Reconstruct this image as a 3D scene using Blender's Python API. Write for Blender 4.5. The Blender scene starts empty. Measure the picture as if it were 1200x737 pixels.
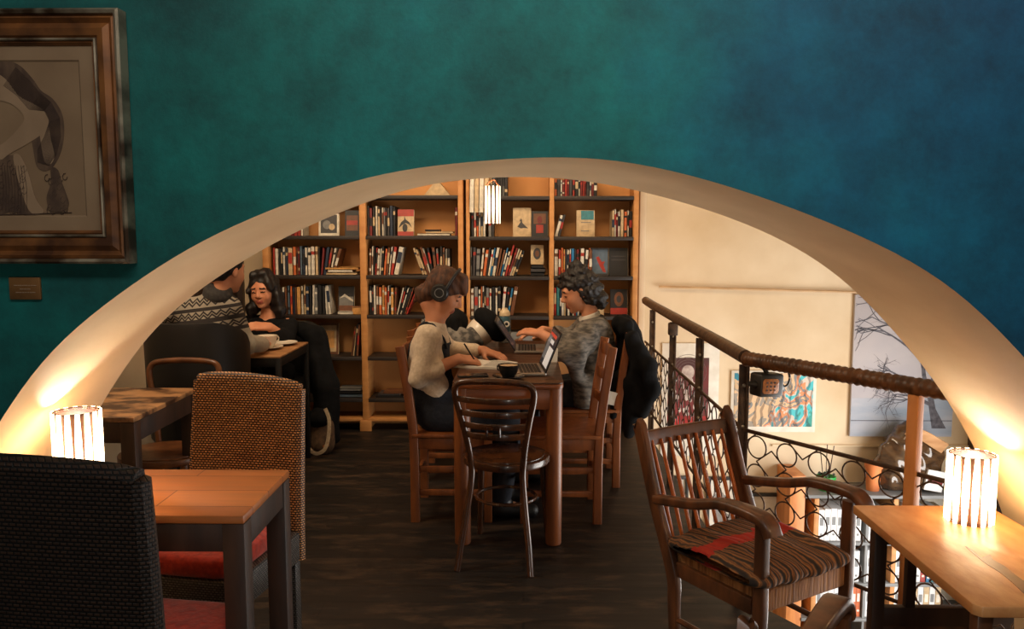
# strengths of the lamps, the window and the added fill lights
LAMP_EMIT, LAMP_W, PEND_W = 14.0, 2.0, 2.5
WIN_W, BACK_W, SIDE_W, FRONT_W, LOW_W, EXPO = 185.0, 41.0, 22.0, 30.0, 26.0, 0.0
import bpy, bmesh, math, random
import numpy as np
from mathutils import Vector, Matrix, Euler
random.seed(7)
SC = bpy.context.scene
COL = SC.collection
PI = math.pi

# ------------------------------------------------------------------ camera geometry
F, PIT, YAW, HC = 950.0, 0.1002, 0.0147, 1.44
FWD = np.array([-math.sin(YAW)*math.cos(PIT), math.cos(YAW)*math.cos(PIT), -math.sin(PIT)])
RGT = np.array([math.cos(YAW), math.sin(YAW), 0.0])
UPV = np.cross(RGT, FWD)
def at(px, py, x=None, y=None, z=None):
    """real-world point seen at a photo pixel, on the plane x=, y= or z="""
    d = RGT*(px-600)/F + UPV*(368.5-py)/F + FWD
    t = y/d[1] if y is not None else ((z-HC)/d[2] if z is not None else x/d[0])
    p = np.array([0, 0, HC]) + d*t
    return (float(p[0]), float(p[1]), float(p[2]))

# ------------------------------------------------------------------ materials
def lin(c):
    return tuple(((v/255.0)/12.92 if v/255.0 <= 0.04045 else ((v/255.0+0.055)/1.055)**2.4) for v in c)
MATS = {}
def mat(name, c1, c2=None, scale=(8, 8, 8), detail=4.0, rough=0.6, bump=0.0, metal=0.0, spec=0.5, lo=0.35, hi=0.65,
        rvar=0.0, emit=0.0, ecol=None, trans=0.0, coat=0.0, sheen=0.0):
    if name in MATS: return MATS[name]
    m = bpy.data.materials.new(name); m.use_nodes = True
    nt = m.node_tree; b = nt.nodes['Principled BSDF']
    b.inputs['Roughness'].default_value = rough
    b.inputs['Metallic'].default_value = metal
    b.inputs['Specular IOR Level'].default_value = spec
    b.inputs['Transmission Weight'].default_value = trans
    b.inputs['Coat Weight'].default_value = coat
    b.inputs['Sheen Weight'].default_value = sheen
    c1l = lin(c1); c2l = lin(c2 if c2 else tuple(v*0.86 for v in c1))
    tc = nt.nodes.new('ShaderNodeTexCoord'); mp = nt.nodes.new('ShaderNodeMapping')
    mp.inputs['Scale'].default_value = scale
    nt.links.new(tc.outputs['Object'], mp.inputs['Vector'])
    no = nt.nodes.new('ShaderNodeTexNoise'); no.inputs['Scale'].default_value = 1.0; no.inputs['Detail'].default_value = detail
    nt.links.new(mp.outputs['Vector'], no.inputs['Vector'])
    rp = nt.nodes.new('ShaderNodeValToRGB')
    rp.color_ramp.elements[0].position = lo; rp.color_ramp.elements[0].color = (*c1l, 1)
    rp.color_ramp.elements[1].position = hi; rp.color_ramp.elements[1].color = (*c2l, 1)
    nt.links.new(no.outputs['Fac'], rp.inputs['Fac'])
    nt.links.new(rp.outputs['Color'], b.inputs['Base Color'])
    if bump:
        bp = nt.nodes.new('ShaderNodeBump'); bp.inputs['Strength'].default_value = bump; bp.inputs['Distance'].default_value = 0.01
        nt.links.new(no.outputs['Fac'], bp.inputs['Height']); nt.links.new(bp.outputs['Normal'], b.inputs['Normal'])
    if rvar:
        mr = nt.nodes.new('ShaderNodeMapRange'); mr.inputs['To Min'].default_value = max(0.05, rough-rvar); mr.inputs['To Max'].default_value = min(1, rough+rvar)
        nt.links.new(no.outputs['Fac'], mr.inputs['Value']); nt.links.new(mr.outputs['Result'], b.inputs['Roughness'])
    if emit:
        b.inputs['Emission Color'].default_value = (*lin(ecol or c1), 1); b.inputs['Emission Strength'].default_value = emit
    MATS[name] = m
    return m

def N(m, t, **kw):
    n = m.node_tree.nodes.new(t)
    for k, v in kw.items():
        if hasattr(n, k): setattr(n, k, v)
        else: n.inputs[k].default_value = v
    return n
def set_ramp(rp, stops):
    e = rp.color_ramp.elements
    while len(e) > 1: e.remove(e[-1])
    e[0].position = stops[0][0]; e[0].color = (*lin(stops[0][1]), 1)
    for q, c in stops[1:]:
        k = e.new(q); k.color = (*lin(c), 1)
def weave(name, c1, c2, w=0.016, h=0.0085, rough=0.5, bump=0.8, mortar=0.0022, cm=(12, 8, 6)):
    """woven rattan: staggered strands over dark holes"""
    m = bpy.data.materials.new(name); m.use_nodes = True; L = m.node_tree.links
    b = m.node_tree.nodes['Principled BSDF']; b.inputs['Roughness'].default_value = rough
    tc = N(m, 'ShaderNodeTexCoord'); sp = N(m, 'ShaderNodeSeparateXYZ'); L.new(tc.outputs['Object'], sp.inputs[0])
    ad = N(m, 'ShaderNodeMath', operation='ADD'); L.new(sp.outputs['X'], ad.inputs[0]); L.new(sp.outputs['Y'], ad.inputs[1])
    cb = N(m, 'ShaderNodeCombineXYZ'); L.new(ad.outputs[0], cb.inputs['X']); L.new(sp.outputs['Z'], cb.inputs['Y'])
    br = N(m, 'ShaderNodeTexBrick'); br.offset = 0.5
    br.inputs['Color1'].default_value = (*lin(c1), 1); br.inputs['Color2'].default_value = (*lin(c2), 1); br.inputs['Mortar'].default_value = (*lin(cm), 1)
    br.inputs['Scale'].default_value = 1.0; br.inputs['Mortar Size'].default_value = mortar; br.inputs['Mortar Smooth'].default_value = 0.6
    br.inputs['Brick Width'].default_value = w; br.inputs['Row Height'].default_value = h
    L.new(cb.outputs[0], br.inputs['Vector']); L.new(br.outputs['Color'], b.inputs['Base Color'])
    iv = N(m, 'ShaderNodeMath', operation='SUBTRACT'); iv.inputs[0].default_value = 1.0; L.new(br.outputs['Fac'], iv.inputs[1])
    bp = N(m, 'ShaderNodeBump'); bp.inputs['Strength'].default_value = bump; bp.inputs['Distance'].default_value = 0.004
    L.new(iv.outputs[0], bp.inputs['Height']); L.new(bp.outputs['Normal'], b.inputs['Normal'])
    return m
def planks(name, c1, c2, dark, w, h, rough, axis='xy', bump=0.5, wear=(120, 85, 55), wearamt=0.0, mortar=.004):
    m = bpy.data.materials.new(name); m.use_nodes = True; L = m.node_tree.links
    b = m.node_tree.nodes['Principled BSDF']
    tc = N(m, 'ShaderNodeTexCoord'); br = N(m, 'ShaderNodeTexBrick'); br.offset = 0.37
    br.inputs['Color1'].default_value = (*lin(c1), 1); br.inputs['Color2'].default_value = (*lin(c2), 1); br.inputs['Mortar'].default_value = (*lin(dark), 1)
    br.inputs['Scale'].default_value = 1.0; br.inputs['Mortar Size'].default_value = mortar; br.inputs['Brick Width'].default_value = w; br.inputs['Row Height'].default_value = h
    L.new(tc.outputs['Object'], br.inputs['Vector'])
    mp = N(m, 'ShaderNodeMapping'); mp.inputs['Scale'].default_value = (3, 30, 30); L.new(tc.outputs['Object'], mp.inputs['Vector'])
    no = N(m, 'ShaderNodeTexNoise'); no.inputs['Scale'].default_value = 1; no.inputs['Detail'].default_value = 6; L.new(mp.outputs[0], no.inputs['Vector'])
    mx = N(m, 'ShaderNodeMix', data_type='RGBA', blend_type='MULTIPLY'); mx.inputs['Factor'].default_value = 0.6
    L.new(br.outputs['Color'], mx.inputs['A']); L.new(no.outputs['Fac'], mx.inputs['B'])
    n2 = N(m, 'ShaderNodeTexNoise'); n2.inputs['Scale'].default_value = 4.2; n2.inputs['Detail'].default_value = 10; n2.inputs['Roughness'].default_value = 0.72
    mp2 = N(m, 'ShaderNodeMapping'); mp2.inputs['Scale'].default_value = (0.8, 2.6, 1); L.new(tc.outputs['Object'], mp2.inputs['Vector']); L.new(mp2.outputs[0], n2.inputs['Vector'])
    rp = N(m, 'ShaderNodeValToRGB'); rp.color_ramp.elements[0].position = 0.5; rp.color_ramp.elements[1].position = 0.68
    rp.color_ramp.elements[0].color = (0, 0, 0, 1); rp.color_ramp.elements[1].color = (wearamt, wearamt, wearamt, 1); L.new(n2.outputs['Fac'], rp.inputs['Fac'])
    m2 = N(m, 'ShaderNodeMix', data_type='RGBA'); L.new(rp.outputs['Color'], m2.inputs['Factor']); L.new(mx.outputs['Result'], m2.inputs['A']); m2.inputs['B'].default_value = (*lin(wear), 1)
    L.new(m2.outputs['Result'], b.inputs['Base Color'])
    mr = N(m, 'ShaderNodeMapRange'); mr.inputs['To Min'].default_value = rough-0.12; mr.inputs['To Max'].default_value = rough+0.15; L.new(no.outputs['Fac'], mr.inputs['Value']); L.new(mr.outputs[0], b.inputs['Roughness'])
    bp = N(m, 'ShaderNodeBump'); bp.inputs['Strength'].default_value = bump; bp.inputs['Distance'].default_value = 0.006
    L.new(mx.outputs['Result'], bp.inputs['Height']); L.new(bp.outputs['Normal'], b.inputs['Normal'])
    return m

# ------------------------------------------------------------------ mesh building
class MB:
    """collects shapes for ONE mesh object"""
    def __init__(s): s.v = []; s.f = []; s.m = []; s.cur = 0
    def slot(s, i): s.cur = i; return s
    def add(s, vs, fs):
        o = len(s.v); s.v += [tuple(float(c) for c in p) for p in vs]
        for f in fs: s.f.append(tuple(i+o for i in f)); s.m.append(s.cur)
        return s
    def box(s, c, d, rot=None, taper=1.0):
        x, y, z = d[0]/2, d[1]/2, d[2]/2; P = []
        for k in (-1, 1):
            t = taper if k > 0 else 1.0
            for a, b in ((-1, -1), (1, -1), (1, 1), (-1, 1)): P.append(Vector((a*x*t, b*y*t, k*z)))
        if rot is not None:
            R = rot if isinstance(rot, Matrix) else Euler(rot).to_matrix()
            P = [R @ p for p in P]
        P = [(p[0]+c[0], p[1]+c[1], p[2]+c[2]) for p in P]
        return s.add(P, [(3, 2, 1, 0), (4, 5, 6, 7), (0, 1, 5, 4), (1, 2, 6, 5), (2, 3, 7, 6), (3, 0, 4, 7)])
    def sweep(s, path, prof, closed=False, ref=(0, 0, 1), scales=None, cap=True):
        """prof: list of (a,b) in the section plane (a along side, b along ref-ish); path: points"""
        pts = [Vector(p) for p in path]; n = len(pts); k = len(prof); rings = []
        ref = Vector(ref)
        for i in range(n):
            if closed: t = pts[(i+1) % n]-pts[i-1]
            else: t = pts[min(i+1, n-1)]-pts[max(i-1, 0)]
            t.normalize(); sd = t.cross(ref)
            if sd.length < 1e-4: sd = t.cross(Vector((1, 0, 0)) if abs(t.x) < .9 else Vector((0, 1, 0)))
            sd.normalize(); up = sd.cross(t).normalized()
            sc = scales[i] if scales else 1.0
            if not isinstance(sc, tuple): sc = (sc, sc)
            rings.append([pts[i]+sd*(a*sc[0])+up*(b*sc[1]) for a, b in prof])
        vs = [p for r in rings for p in r]; fs = []
        for i in range(n if closed else n-1):
            j = (i+1) % n
            for q in range(k):
                q2 = (q+1) % k
                fs.append((i*k+q, i*k+q2, j*k+q2, j*k+q))
        if not closed and cap:
            fs.append(tuple(range(k-1, -1, -1))); fs.append(tuple((n-1)*k+q for q in range(k)))
        return s.add(vs, fs)
    def tube(s, path, r, seg=10, closed=False, ref=(0, 0, 1)):
        rr = r if isinstance(r, (list, tuple)) else [r]*len(path)
        prof = [(math.cos(2*PI*i/seg), math.sin(2*PI*i/seg)) for i in range(seg)]
        return s.sweep(path, prof, closed, ref, [x for x in rr])
    def bar(s, p0, p1, w, h, ref=(0, 0, 1), w1=None, h1=None):
        prof = [(-.5, -.5), (.5, -.5), (.5, .5), (-.5, .5)]
        return s.sweep([p0, p1], prof, False, ref, [(w, h), (w1 or w, h1 or h)])
    def flat(s, path, w, h, ref=(0, 0, 1), closed=False, r=0.25):
        prof = rrect(w, h, min(w, h)*r)
        return s.sweep(path, prof, closed, ref)
    def lathe(s, prof, c=(0, 0, 0), seg=32, R=None):
        n = len(prof); vs = []; fs = []
        for i in range(seg):
            a = 2*PI*i/seg
            for r, z in prof:
                p = Vector((r*math.cos(a), r*math.sin(a), z))
                if R is not None: p = R @ p
                vs.append((p[0]+c[0], p[1]+c[1], p[2]+c[2]))
        for i in range(seg):
            j = (i+1) % seg
            for q in range(n-1): fs.append((i*n+q, j*n+q, j*n+q+1, i*n+q+1))
        return s.add(vs, fs)
    def prism(s, poly, p0, ax, ay, an, th):
        """polygon (a,b) in plane p0+ax*a+ay*b extruded along an by th"""
        ax, ay, an, p0 = map(Vector, (ax, ay, an, p0)); n = len(poly)
        A = [p0+ax*a+ay*b for a, b in poly]; B = [p+an*th for p in A]
        return s.add(A+B, [tuple(range(n-1, -1, -1)), tuple(range(n, 2*n))]+[(i, (i+1) % n, n+(i+1) % n, n+i) for i in range(n)])
    def build(s, name, mats, parent=None, bevel=0.0, smooth=None, loc=None, seg=2):
        me = bpy.data.meshes.new(name); me.from_pydata(s.v, [], s.f); me.update()
        mats = mats if isinstance(mats, (list, tuple)) else [mats]
        for m in mats: me.materials.append(m)
        me.polygons.foreach_set('material_index', s.m)
        bm = bmesh.new(); bm.from_mesh(me)
        bmesh.ops.recalc_face_normals(bm, faces=bm.faces)
        if bevel:
            es = [e for e in bm.edges if len(e.link_faces) == 2 and e.calc_face_angle(0) > 0.6]
            bmesh.ops.bevel(bm, geom=es, offset=bevel, segments=seg, affect='EDGES', clamp_overlap=True, profile=0.5)
        bm.to_mesh(me); bm.free()
        ang = 0.7 if smooth is None else smooth
        if ang:
            me.polygons.foreach_set('use_smooth', [True]*len(me.polygons))
            try: me.set_sharp_from_angle(angle=ang)
            except Exception: pass
        return link(name, me, parent, loc)
def rrect(w, h, r, n=3):
    r = min(r, w/2.01, h/2.01); out = []
    for cx, cy, a0 in ((w/2-r, h/2-r, 0), (-w/2+r, h/2-r, PI/2), (-w/2+r, -h/2+r, PI), (w/2-r, -h/2+r, 1.5*PI)):
        for i in range(n+1):
            a = a0+PI/2*i/n; out.append((cx+r*math.cos(a), cy+r*math.sin(a)))
    return out
def link(name, me, parent=None, loc=None):
    o = bpy.data.objects.new(name, me); COL.objects.link(o)
    if parent is not None: o.parent = parent
    if loc is not None: o.location = loc
    return o
def thing(name, label, cat, loc=(0, 0, 0), rotz=0.0, group=None):
    o = bpy.data.objects.new(name, None); COL.objects.link(o)
    o.empty_display_size = 0.1; o.location = loc; o.rotation_euler = (0, 0, rotz)
    return tag(o, label, cat, group)
def tag(o, label, cat, group=None):
    o['label'] = label; o['category'] = cat
    if group: o['group'] = group
    return o
def struct(o, label=None):
    o['kind'] = 'structure'
    if label: o['label'] = label
    return o
def copy_tree(o, parent=None):
    c = o.copy(); COL.objects.link(c)
    if parent is not None: c.parent = parent
    for ch in [q for q in bpy.data.objects if q.parent == o]: copy_tree(ch, c)
    return c
def smooth_path(pts, n=8, closed=False):
    """Catmull-Rom through points"""
    P = [Vector(p) for p in pts]; out = []; m = len(P)
    for i in range(m if closed else m-1):
        g = (lambda k: P[k % m]) if closed else (lambda k: P[max(0, min(m-1, k))])
        p0, p1, p2, p3 = g(i-1), g(i), g(i+1), g(i+2)
        for j in range(n):
            t = j/n
            out.append(0.5*((2*p1)+(p2-p0)*t+(2*p0-5*p1+4*p2-p3)*t*t+(3*p1-p0-3*p2+p3)*t**3))
    if not closed: out.append(P[-1])
    return out

# ------------------------------------------------------------------ implicit surfaces for bodies and cloth
class Fld:
    def __init__(s, lo, hi, h):
        s.lo = np.array(lo, float); s.h = h
        n = np.ceil((np.array(hi)-s.lo)/h).astype(int)+1
        s.n = n; s.ax = [(s.lo[i]+h*np.arange(n[i])).astype(np.float32) for i in range(3)]
        s.D = np.full(tuple(n), 0.5, np.float32)
    def _sl(s, lo, hi):
        a = np.clip(np.floor((np.array(lo)-s.lo)/s.h).astype(int), 0, s.n); b = np.clip(np.ceil((np.array(hi)-s.lo)/s.h).astype(int)+1, 0, s.n)
        return tuple(slice(a[i], b[i]) for i in range(3))
    def _g(s, sl): return s.ax[0][sl[0]][:, None, None], s.ax[1][sl[1]][None, :, None], s.ax[2][sl[2]][None, None, :]
    def _put(s, sl, d, k, sub):
        A = s.D[sl]
        if A.size == 0: return
        if sub:
            d = -d; hh = np.clip(0.5-0.5*(A-d)/k, 0, 1); s.D[sl] = A*(1-hh)+d*hh+k*hh*(1-hh)
        else:
            hh = np.clip(0.5+0.5*(d-A)/k, 0, 1); s.D[sl] = d*(1-hh)+A*hh-k*hh*(1-hh)
    def cap(s, a, b, ra, rb=None, k=0.02, sub=False):
        rb = ra if rb is None else rb; a = np.array(a, float); b = np.array(b, float); r = max(ra, rb)+k+2*s.h
        sl = s._sl(np.minimum(a, b)-r, np.maximum(a, b)+r); X, Y, Z = s._g(sl); d = b-a; L = max(float(d@d), 1e-9)
        t = np.clip(((X-a[0])*d[0]+(Y-a[1])*d[1]+(Z-a[2])*d[2])/L, 0, 1)
        q = np.sqrt((X-a[0]-t*d[0])**2+(Y-a[1]-t*d[1])**2+(Z-a[2]-t*d[2])**2)-(ra+(rb-ra)*t)
        s._put(sl, q, k, sub); return s
    def ell(s, c, r, R=None, k=0.02, sub=False):
        c = np.array(c, float); r = np.array(r, float); m = r.max()+k+2*s.h
        sl = s._sl(c-m, c+m); X, Y, Z = s._g(sl); X = X-c[0]; Y = Y-c[1]; Z = Z-c[2]
        if R is not None: X, Y, Z = (R[0, i]*X+R[1, i]*Y+R[2, i]*Z for i in range(3))
        k0 = np.sqrt((X/r[0])**2+(Y/r[1])**2+(Z/r[2])**2)+1e-6; k1 = np.sqrt((X/r[0]**2)**2+(Y/r[1]**2)**2+(Z/r[2]**2)**2)+1e-6
        s._put(sl, (k0*(k0-1)/k1).astype(np.float32), k, sub); return s
    def chain(s, pts, rs, k=0.02):
        for i in range(len(pts)-1): s.cap(pts[i], pts[i+1], rs[i], rs[i+1], k)
        return s
    def cut(s, p, n, k=0.008):
        """remove everything on the side the normal points to"""
        n = np.array(n, float); n /= np.linalg.norm(n); X, Y, Z = s._g((slice(None),)*3)
        d = (X-p[0])*n[0]+(Y-p[1])*n[1]+(Z-p[2])*n[2]
        s.D = np.maximum(s.D, d.astype(np.float32)); return s
    def noise(s, amp, f, seed=0):
        rg = np.random.default_rng(seed); X, Y, Z = s._g((slice(None),)*3); o = 0
        for i in range(4):
            w = rg.normal(0, 1, 3); w = w/np.linalg.norm(w)*f*(1+.35*i); o = o+np.sin(w[0]*X+w[1]*Y+w[2]*Z+rg.uniform(0, 6))/(1+.4*i)
        s.D = s.D+(amp*o).astype(np.float32); return s
    def wave(s, amp, w, ph=0.0):
        X, Y, Z = s._g((slice(None),)*3); s.D = s.D+(amp*np.sin(w[0]*X+w[1]*Y+w[2]*Z+ph)).astype(np.float32); return s
    def mesh(s):
        D = s.D; ins = D < 0; h = s.h
        def sh(a, i, j, k): return a[i:a.shape[0]-1+i, j:a.shape[1]-1+j, k:a.shape[2]-1+k]
        cnt = sum(sh(ins, i, j, k).astype(np.int8) for i in (0, 1) for j in (0, 1) for k in (0, 1))
        act = (cnt > 0) & (cnt < 8); idx = np.argwhere(act)
        vid = np.full(act.shape, -1, np.int64); vid[act] = np.arange(len(idx))
        C = {}
        for i in (0, 1):
            for j in (0, 1):
                for k in (0, 1): C[i, j, k] = D[idx[:, 0]+i, idx[:, 1]+j, idx[:, 2]+k]
        acc = np.zeros((len(idx), 3)); n = np.zeros(len(idx))
        for a in C:
            for ax in range(3):
                if a[ax] == 0:
                    b = list(a); b[ax] = 1; b = tuple(b); m = (C[a] < 0) != (C[b] < 0)
                    den = np.where(m, C[a]-C[b], 1); t = C[a]/den; p = np.repeat(np.array(a, float)[None], len(idx), 0); p[:, ax] = t
                    acc += np.where(m[:, None], p, 0); n += m
        V = s.lo+(idx+acc/n[:, None])*h; Q = []
        for ax in range(3):
            a, b = [(1, 2), (2, 0), (0, 1)][ax]
            lo = [slice(1, -1)]*3; lo[ax] = slice(0, -1); hi = list(lo); hi[ax] = slice(1, None)
            A = ins[tuple(lo)]; B = ins[tuple(hi)]; off = np.array([1, 1, 1]); off[ax] = 0
            e = np.argwhere(A != B)+off
            def cell(da, db):
                q = e.copy(); q[:, a] -= da; q[:, b] -= db; return vid[q[:, 0], q[:, 1], q[:, 2]]
            f = np.stack([cell(1, 1), cell(0, 1), cell(0, 0), cell(1, 0)], 1); fl = ins[e[:, 0], e[:, 1], e[:, 2]]
            f[~fl] = f[~fl][:, ::-1]; Q.append(f)
        return V, np.concatenate(Q)
    def build(s, name, mats, parent=None, origin=(0, 0, 0), pick=None, relax=1, extra=None):
        V, Q = s.mesh(); V = V-np.array(origin)
        me = bpy.data.meshes.new(name)
        vs = V.tolist(); fs = Q.tolist(); mi = [0]*len(fs)
        if pick is not None: mi = pick((V[Q].mean(1)+np.array(origin))).tolist()
        bm = bmesh.new()
        me.from_pydata(vs, [], fs); me.polygons.foreach_set('material_index', mi); bm.from_mesh(me)
        for _ in range(relax): bmesh.ops.smooth_vert(bm, verts=bm.verts, factor=0.5, use_axis_x=True, use_axis_y=True, use_axis_z=True)
        if extra:
            for (c, r, slot) in extra:
                g = bmesh.ops.create_icosphere(bm, subdivisions=2, radius=r, matrix=Matrix.Translation(Vector(c)-Vector(origin)))
                for f in set(f for v in g['verts'] for f in v.link_faces): f.material_index = slot
        bm.to_mesh(me); bm.free()
        for m in (mats if isinstance(mats, (list, tuple)) else [mats]): me.materials.append(m)
        me.polygons.foreach_set('use_smooth', [True]*len(me.polygons))
        return link(name, me, parent)
# ------------------------------------------------------------------ palette
M_soffit = mat('cream_plaster', (238, 210, 168), (220, 188, 144), (5, 3, 5), 6, 0.75, 0.25, lo=0.3, hi=0.75)
M_backwall = mat('warm_plaster', (224, 204, 174), (200, 174, 138), (1.6, 1.6, 1.6), 7, 0.85, 0.1, lo=0.35, hi=0.7)
M_ceil = mat('ceiling_plaster', (200, 180, 150), (180, 160, 130), (2, 2, 2), 4, 0.9)
M_frontroom = mat('front_room_plaster', (120, 128, 128), (100, 110, 110), (2, 2, 2), 4, 0.9)
M_floor = planks('dark_floor_boards', (34, 27, 22), (21, 17, 14), (3, 2, 2), 2.1, 0.145, 0.5, bump=1.0, wear=(84, 64, 47), wearamt=0.8)
M_lowfloor = planks('lower_floor_boards', (150, 120, 90), (130, 100, 75), (40, 30, 20), 1.8, 0.12, 0.5)
M_pine = mat('honey_pine', (196, 138, 78), (172, 112, 58), (3, 3, 18), 5, 0.55, 0.12, lo=0.3, hi=0.7)
M_pineback = mat('pine_panel', (206, 146, 84), (178, 120, 64), (2.2, 2.2, 2.2), 6, 0.65, 0.08, lo=0.3, hi=0.72)
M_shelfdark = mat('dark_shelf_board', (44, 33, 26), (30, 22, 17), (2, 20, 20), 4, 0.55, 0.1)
M_redwood = mat('reddish_chair_wood', (146, 84, 42), (104, 56, 27), (26, 26, 4), 5, 0.38, 0.08, rvar=0.1, lo=0.3, hi=0.7)
M_redwoodx = mat('reddish_table_wood', (146, 82, 40), (106, 56, 26), (4, 26, 26), 5, 0.34, 0.06, rvar=0.1, lo=0.3, hi=0.7)
M_tabletopdark = mat('worn_dark_tabletop', (88, 52, 30), (58, 34, 20), (4, 22, 6), 6, 0.32, 0.06, rvar=0.12)
M_bent = mat('dark_bentwood', (86, 50, 27), (52, 29, 16), (18, 18, 6), 5, 0.26, 0.04, rvar=0.08, coat=0.3)
M_bentpale = mat('amber_bentwood', (122, 74, 40), (92, 54, 28), (18, 18, 6), 5, 0.35, 0.04)
M_walnut = mat('walnut_frame', (116, 70, 40), (70, 42, 26), (20, 20, 5), 5, 0.36, 0.06, rvar=0.1, coat=0.15)
M_spindle = mat('orange_spindle_wood', (204, 112, 52), (168, 84, 36), (30, 30, 4), 4, 0.36, 0.04)
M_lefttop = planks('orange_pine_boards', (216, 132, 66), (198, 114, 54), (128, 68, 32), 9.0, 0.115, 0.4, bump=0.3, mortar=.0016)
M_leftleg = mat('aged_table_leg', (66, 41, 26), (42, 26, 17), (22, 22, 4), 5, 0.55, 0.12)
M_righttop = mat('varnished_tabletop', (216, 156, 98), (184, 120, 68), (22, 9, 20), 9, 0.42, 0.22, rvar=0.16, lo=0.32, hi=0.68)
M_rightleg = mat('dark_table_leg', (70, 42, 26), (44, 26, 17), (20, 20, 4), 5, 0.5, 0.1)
M_stain = mat('burnt_stain', (96, 56, 30), (70, 40, 22), (20, 20, 20), 5, 0.45)
M_scratch = mat('painted_scratched_wood', (198, 146, 98), (74, 50, 36), (7, 13, 7), 10, 0.32, 0.08, lo=0.42, hi=0.57)
M_rattan = weave('brown_rattan', (232, 164, 94), (198, 132, 72), w=.0135, h=.0080, mortar=.0026)
M_rattandark = weave('dark_rattan', (62, 42, 30), (46, 31, 23), w=0.014, h=0.008)
M_rattanedge = weave('daylit_grey_rattan', (112, 104, 96), (84, 76, 70), w=0.012, h=0.007)  # grey tone paints in the daylight falling on the chair's side
M_redcloth = mat('red_cushion_cloth', (186, 46, 18), (150, 32, 12), (60, 60, 60), 4, 0.95, 0.25, sheen=0.3)
M_black = mat('black_leatherette', (18, 16, 16), (11, 10, 10), (10, 10, 10), 4, 0.5, 0.1)
M_blackcloth = mat('black_cloth', (17, 17, 19), (9, 9, 10), (30, 30, 30), 5, 0.95, 0.25, spec=.2)
M_iron = mat('dark_wrought_iron', (92, 68, 50), (56, 42, 33), (30, 30, 30), 5, 0.5, 0.15, metal=0.2)
M_bolt = mat('bright_bolt', (196, 186, 170), (160, 150, 136), (40, 40, 40), 2, 0.35, metal=0.7)
M_railwood = mat('handrail_wood', (104, 76, 52), (72, 50, 34), (4, 30, 30), 5, 0.4, 0.08, rvar=0.1)
M_rope = mat('bound_rail_wood', (112, 70, 38), (70, 42, 23), (20, 20, 20), 5, 0.4, 0.12)
M_postwood = mat('orange_post_wood', (206, 136, 76), (182, 112, 58), (20, 20, 4), 5, 0.5, 0.06)
M_white = mat('white_paper', (226, 220, 208), (210, 202, 188), (12, 12, 12), 3, 0.85)
M_brownframe = mat('aged_gilt_frame', (150, 94, 48), (78, 46, 26), (14, 3, 14), 7, 0.42, 0.2, metal=0.25, rvar=0.12)
M_silver = mat('worn_silver_edge', (176, 160, 134), (74, 54, 38), (12, 6, 12), 8, 0.36, 0.2, metal=0.5, lo=0.42, hi=0.62)
M_matboard = mat('buff_mount_board', (146, 118, 88), (132, 104, 76), (8, 8, 8), 5, 0.9)
M_paperbuff = mat('buff_drawing_paper', (140, 112, 82), (122, 95, 68), (5, 5, 5), 6, 0.9)
M_ink = mat('dark_hatching', (70, 50, 37), (98, 74, 54), (40, 6, 14), 6, 0.9, lo=0.4, hi=0.62)
M_inkdark = mat('brown_ink', (62, 44, 34), (76, 55, 41), (30, 30, 30), 4, 0.9)
M_palelimb = mat('pale_ink_wash', (158, 128, 98), (140, 112, 84), (10, 10, 10), 5, 0.9)
M_brass = mat('brass_plate', (150, 104, 58), (112, 76, 42), (10, 10, 10), 4, 0.45, metal=0.4)
M_blacktrim = mat('black_trim', (24, 22, 21), (16, 15, 14), (10, 10, 10), 3, 0.45)
M_steel = mat('brushed_metal', (150, 146, 140), (126, 122, 116), (6, 60, 60), 3, 0.35, metal=0.8)
M_greypaint = mat('grey_shelf_paint', (128, 130, 132), (108, 110, 112), (6, 6, 6), 4, 0.6)
M_doorwood = mat('dark_door_wood', (58, 38, 26), (38, 25, 18), (10, 10, 3), 5, 0.5, 0.08)

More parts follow.
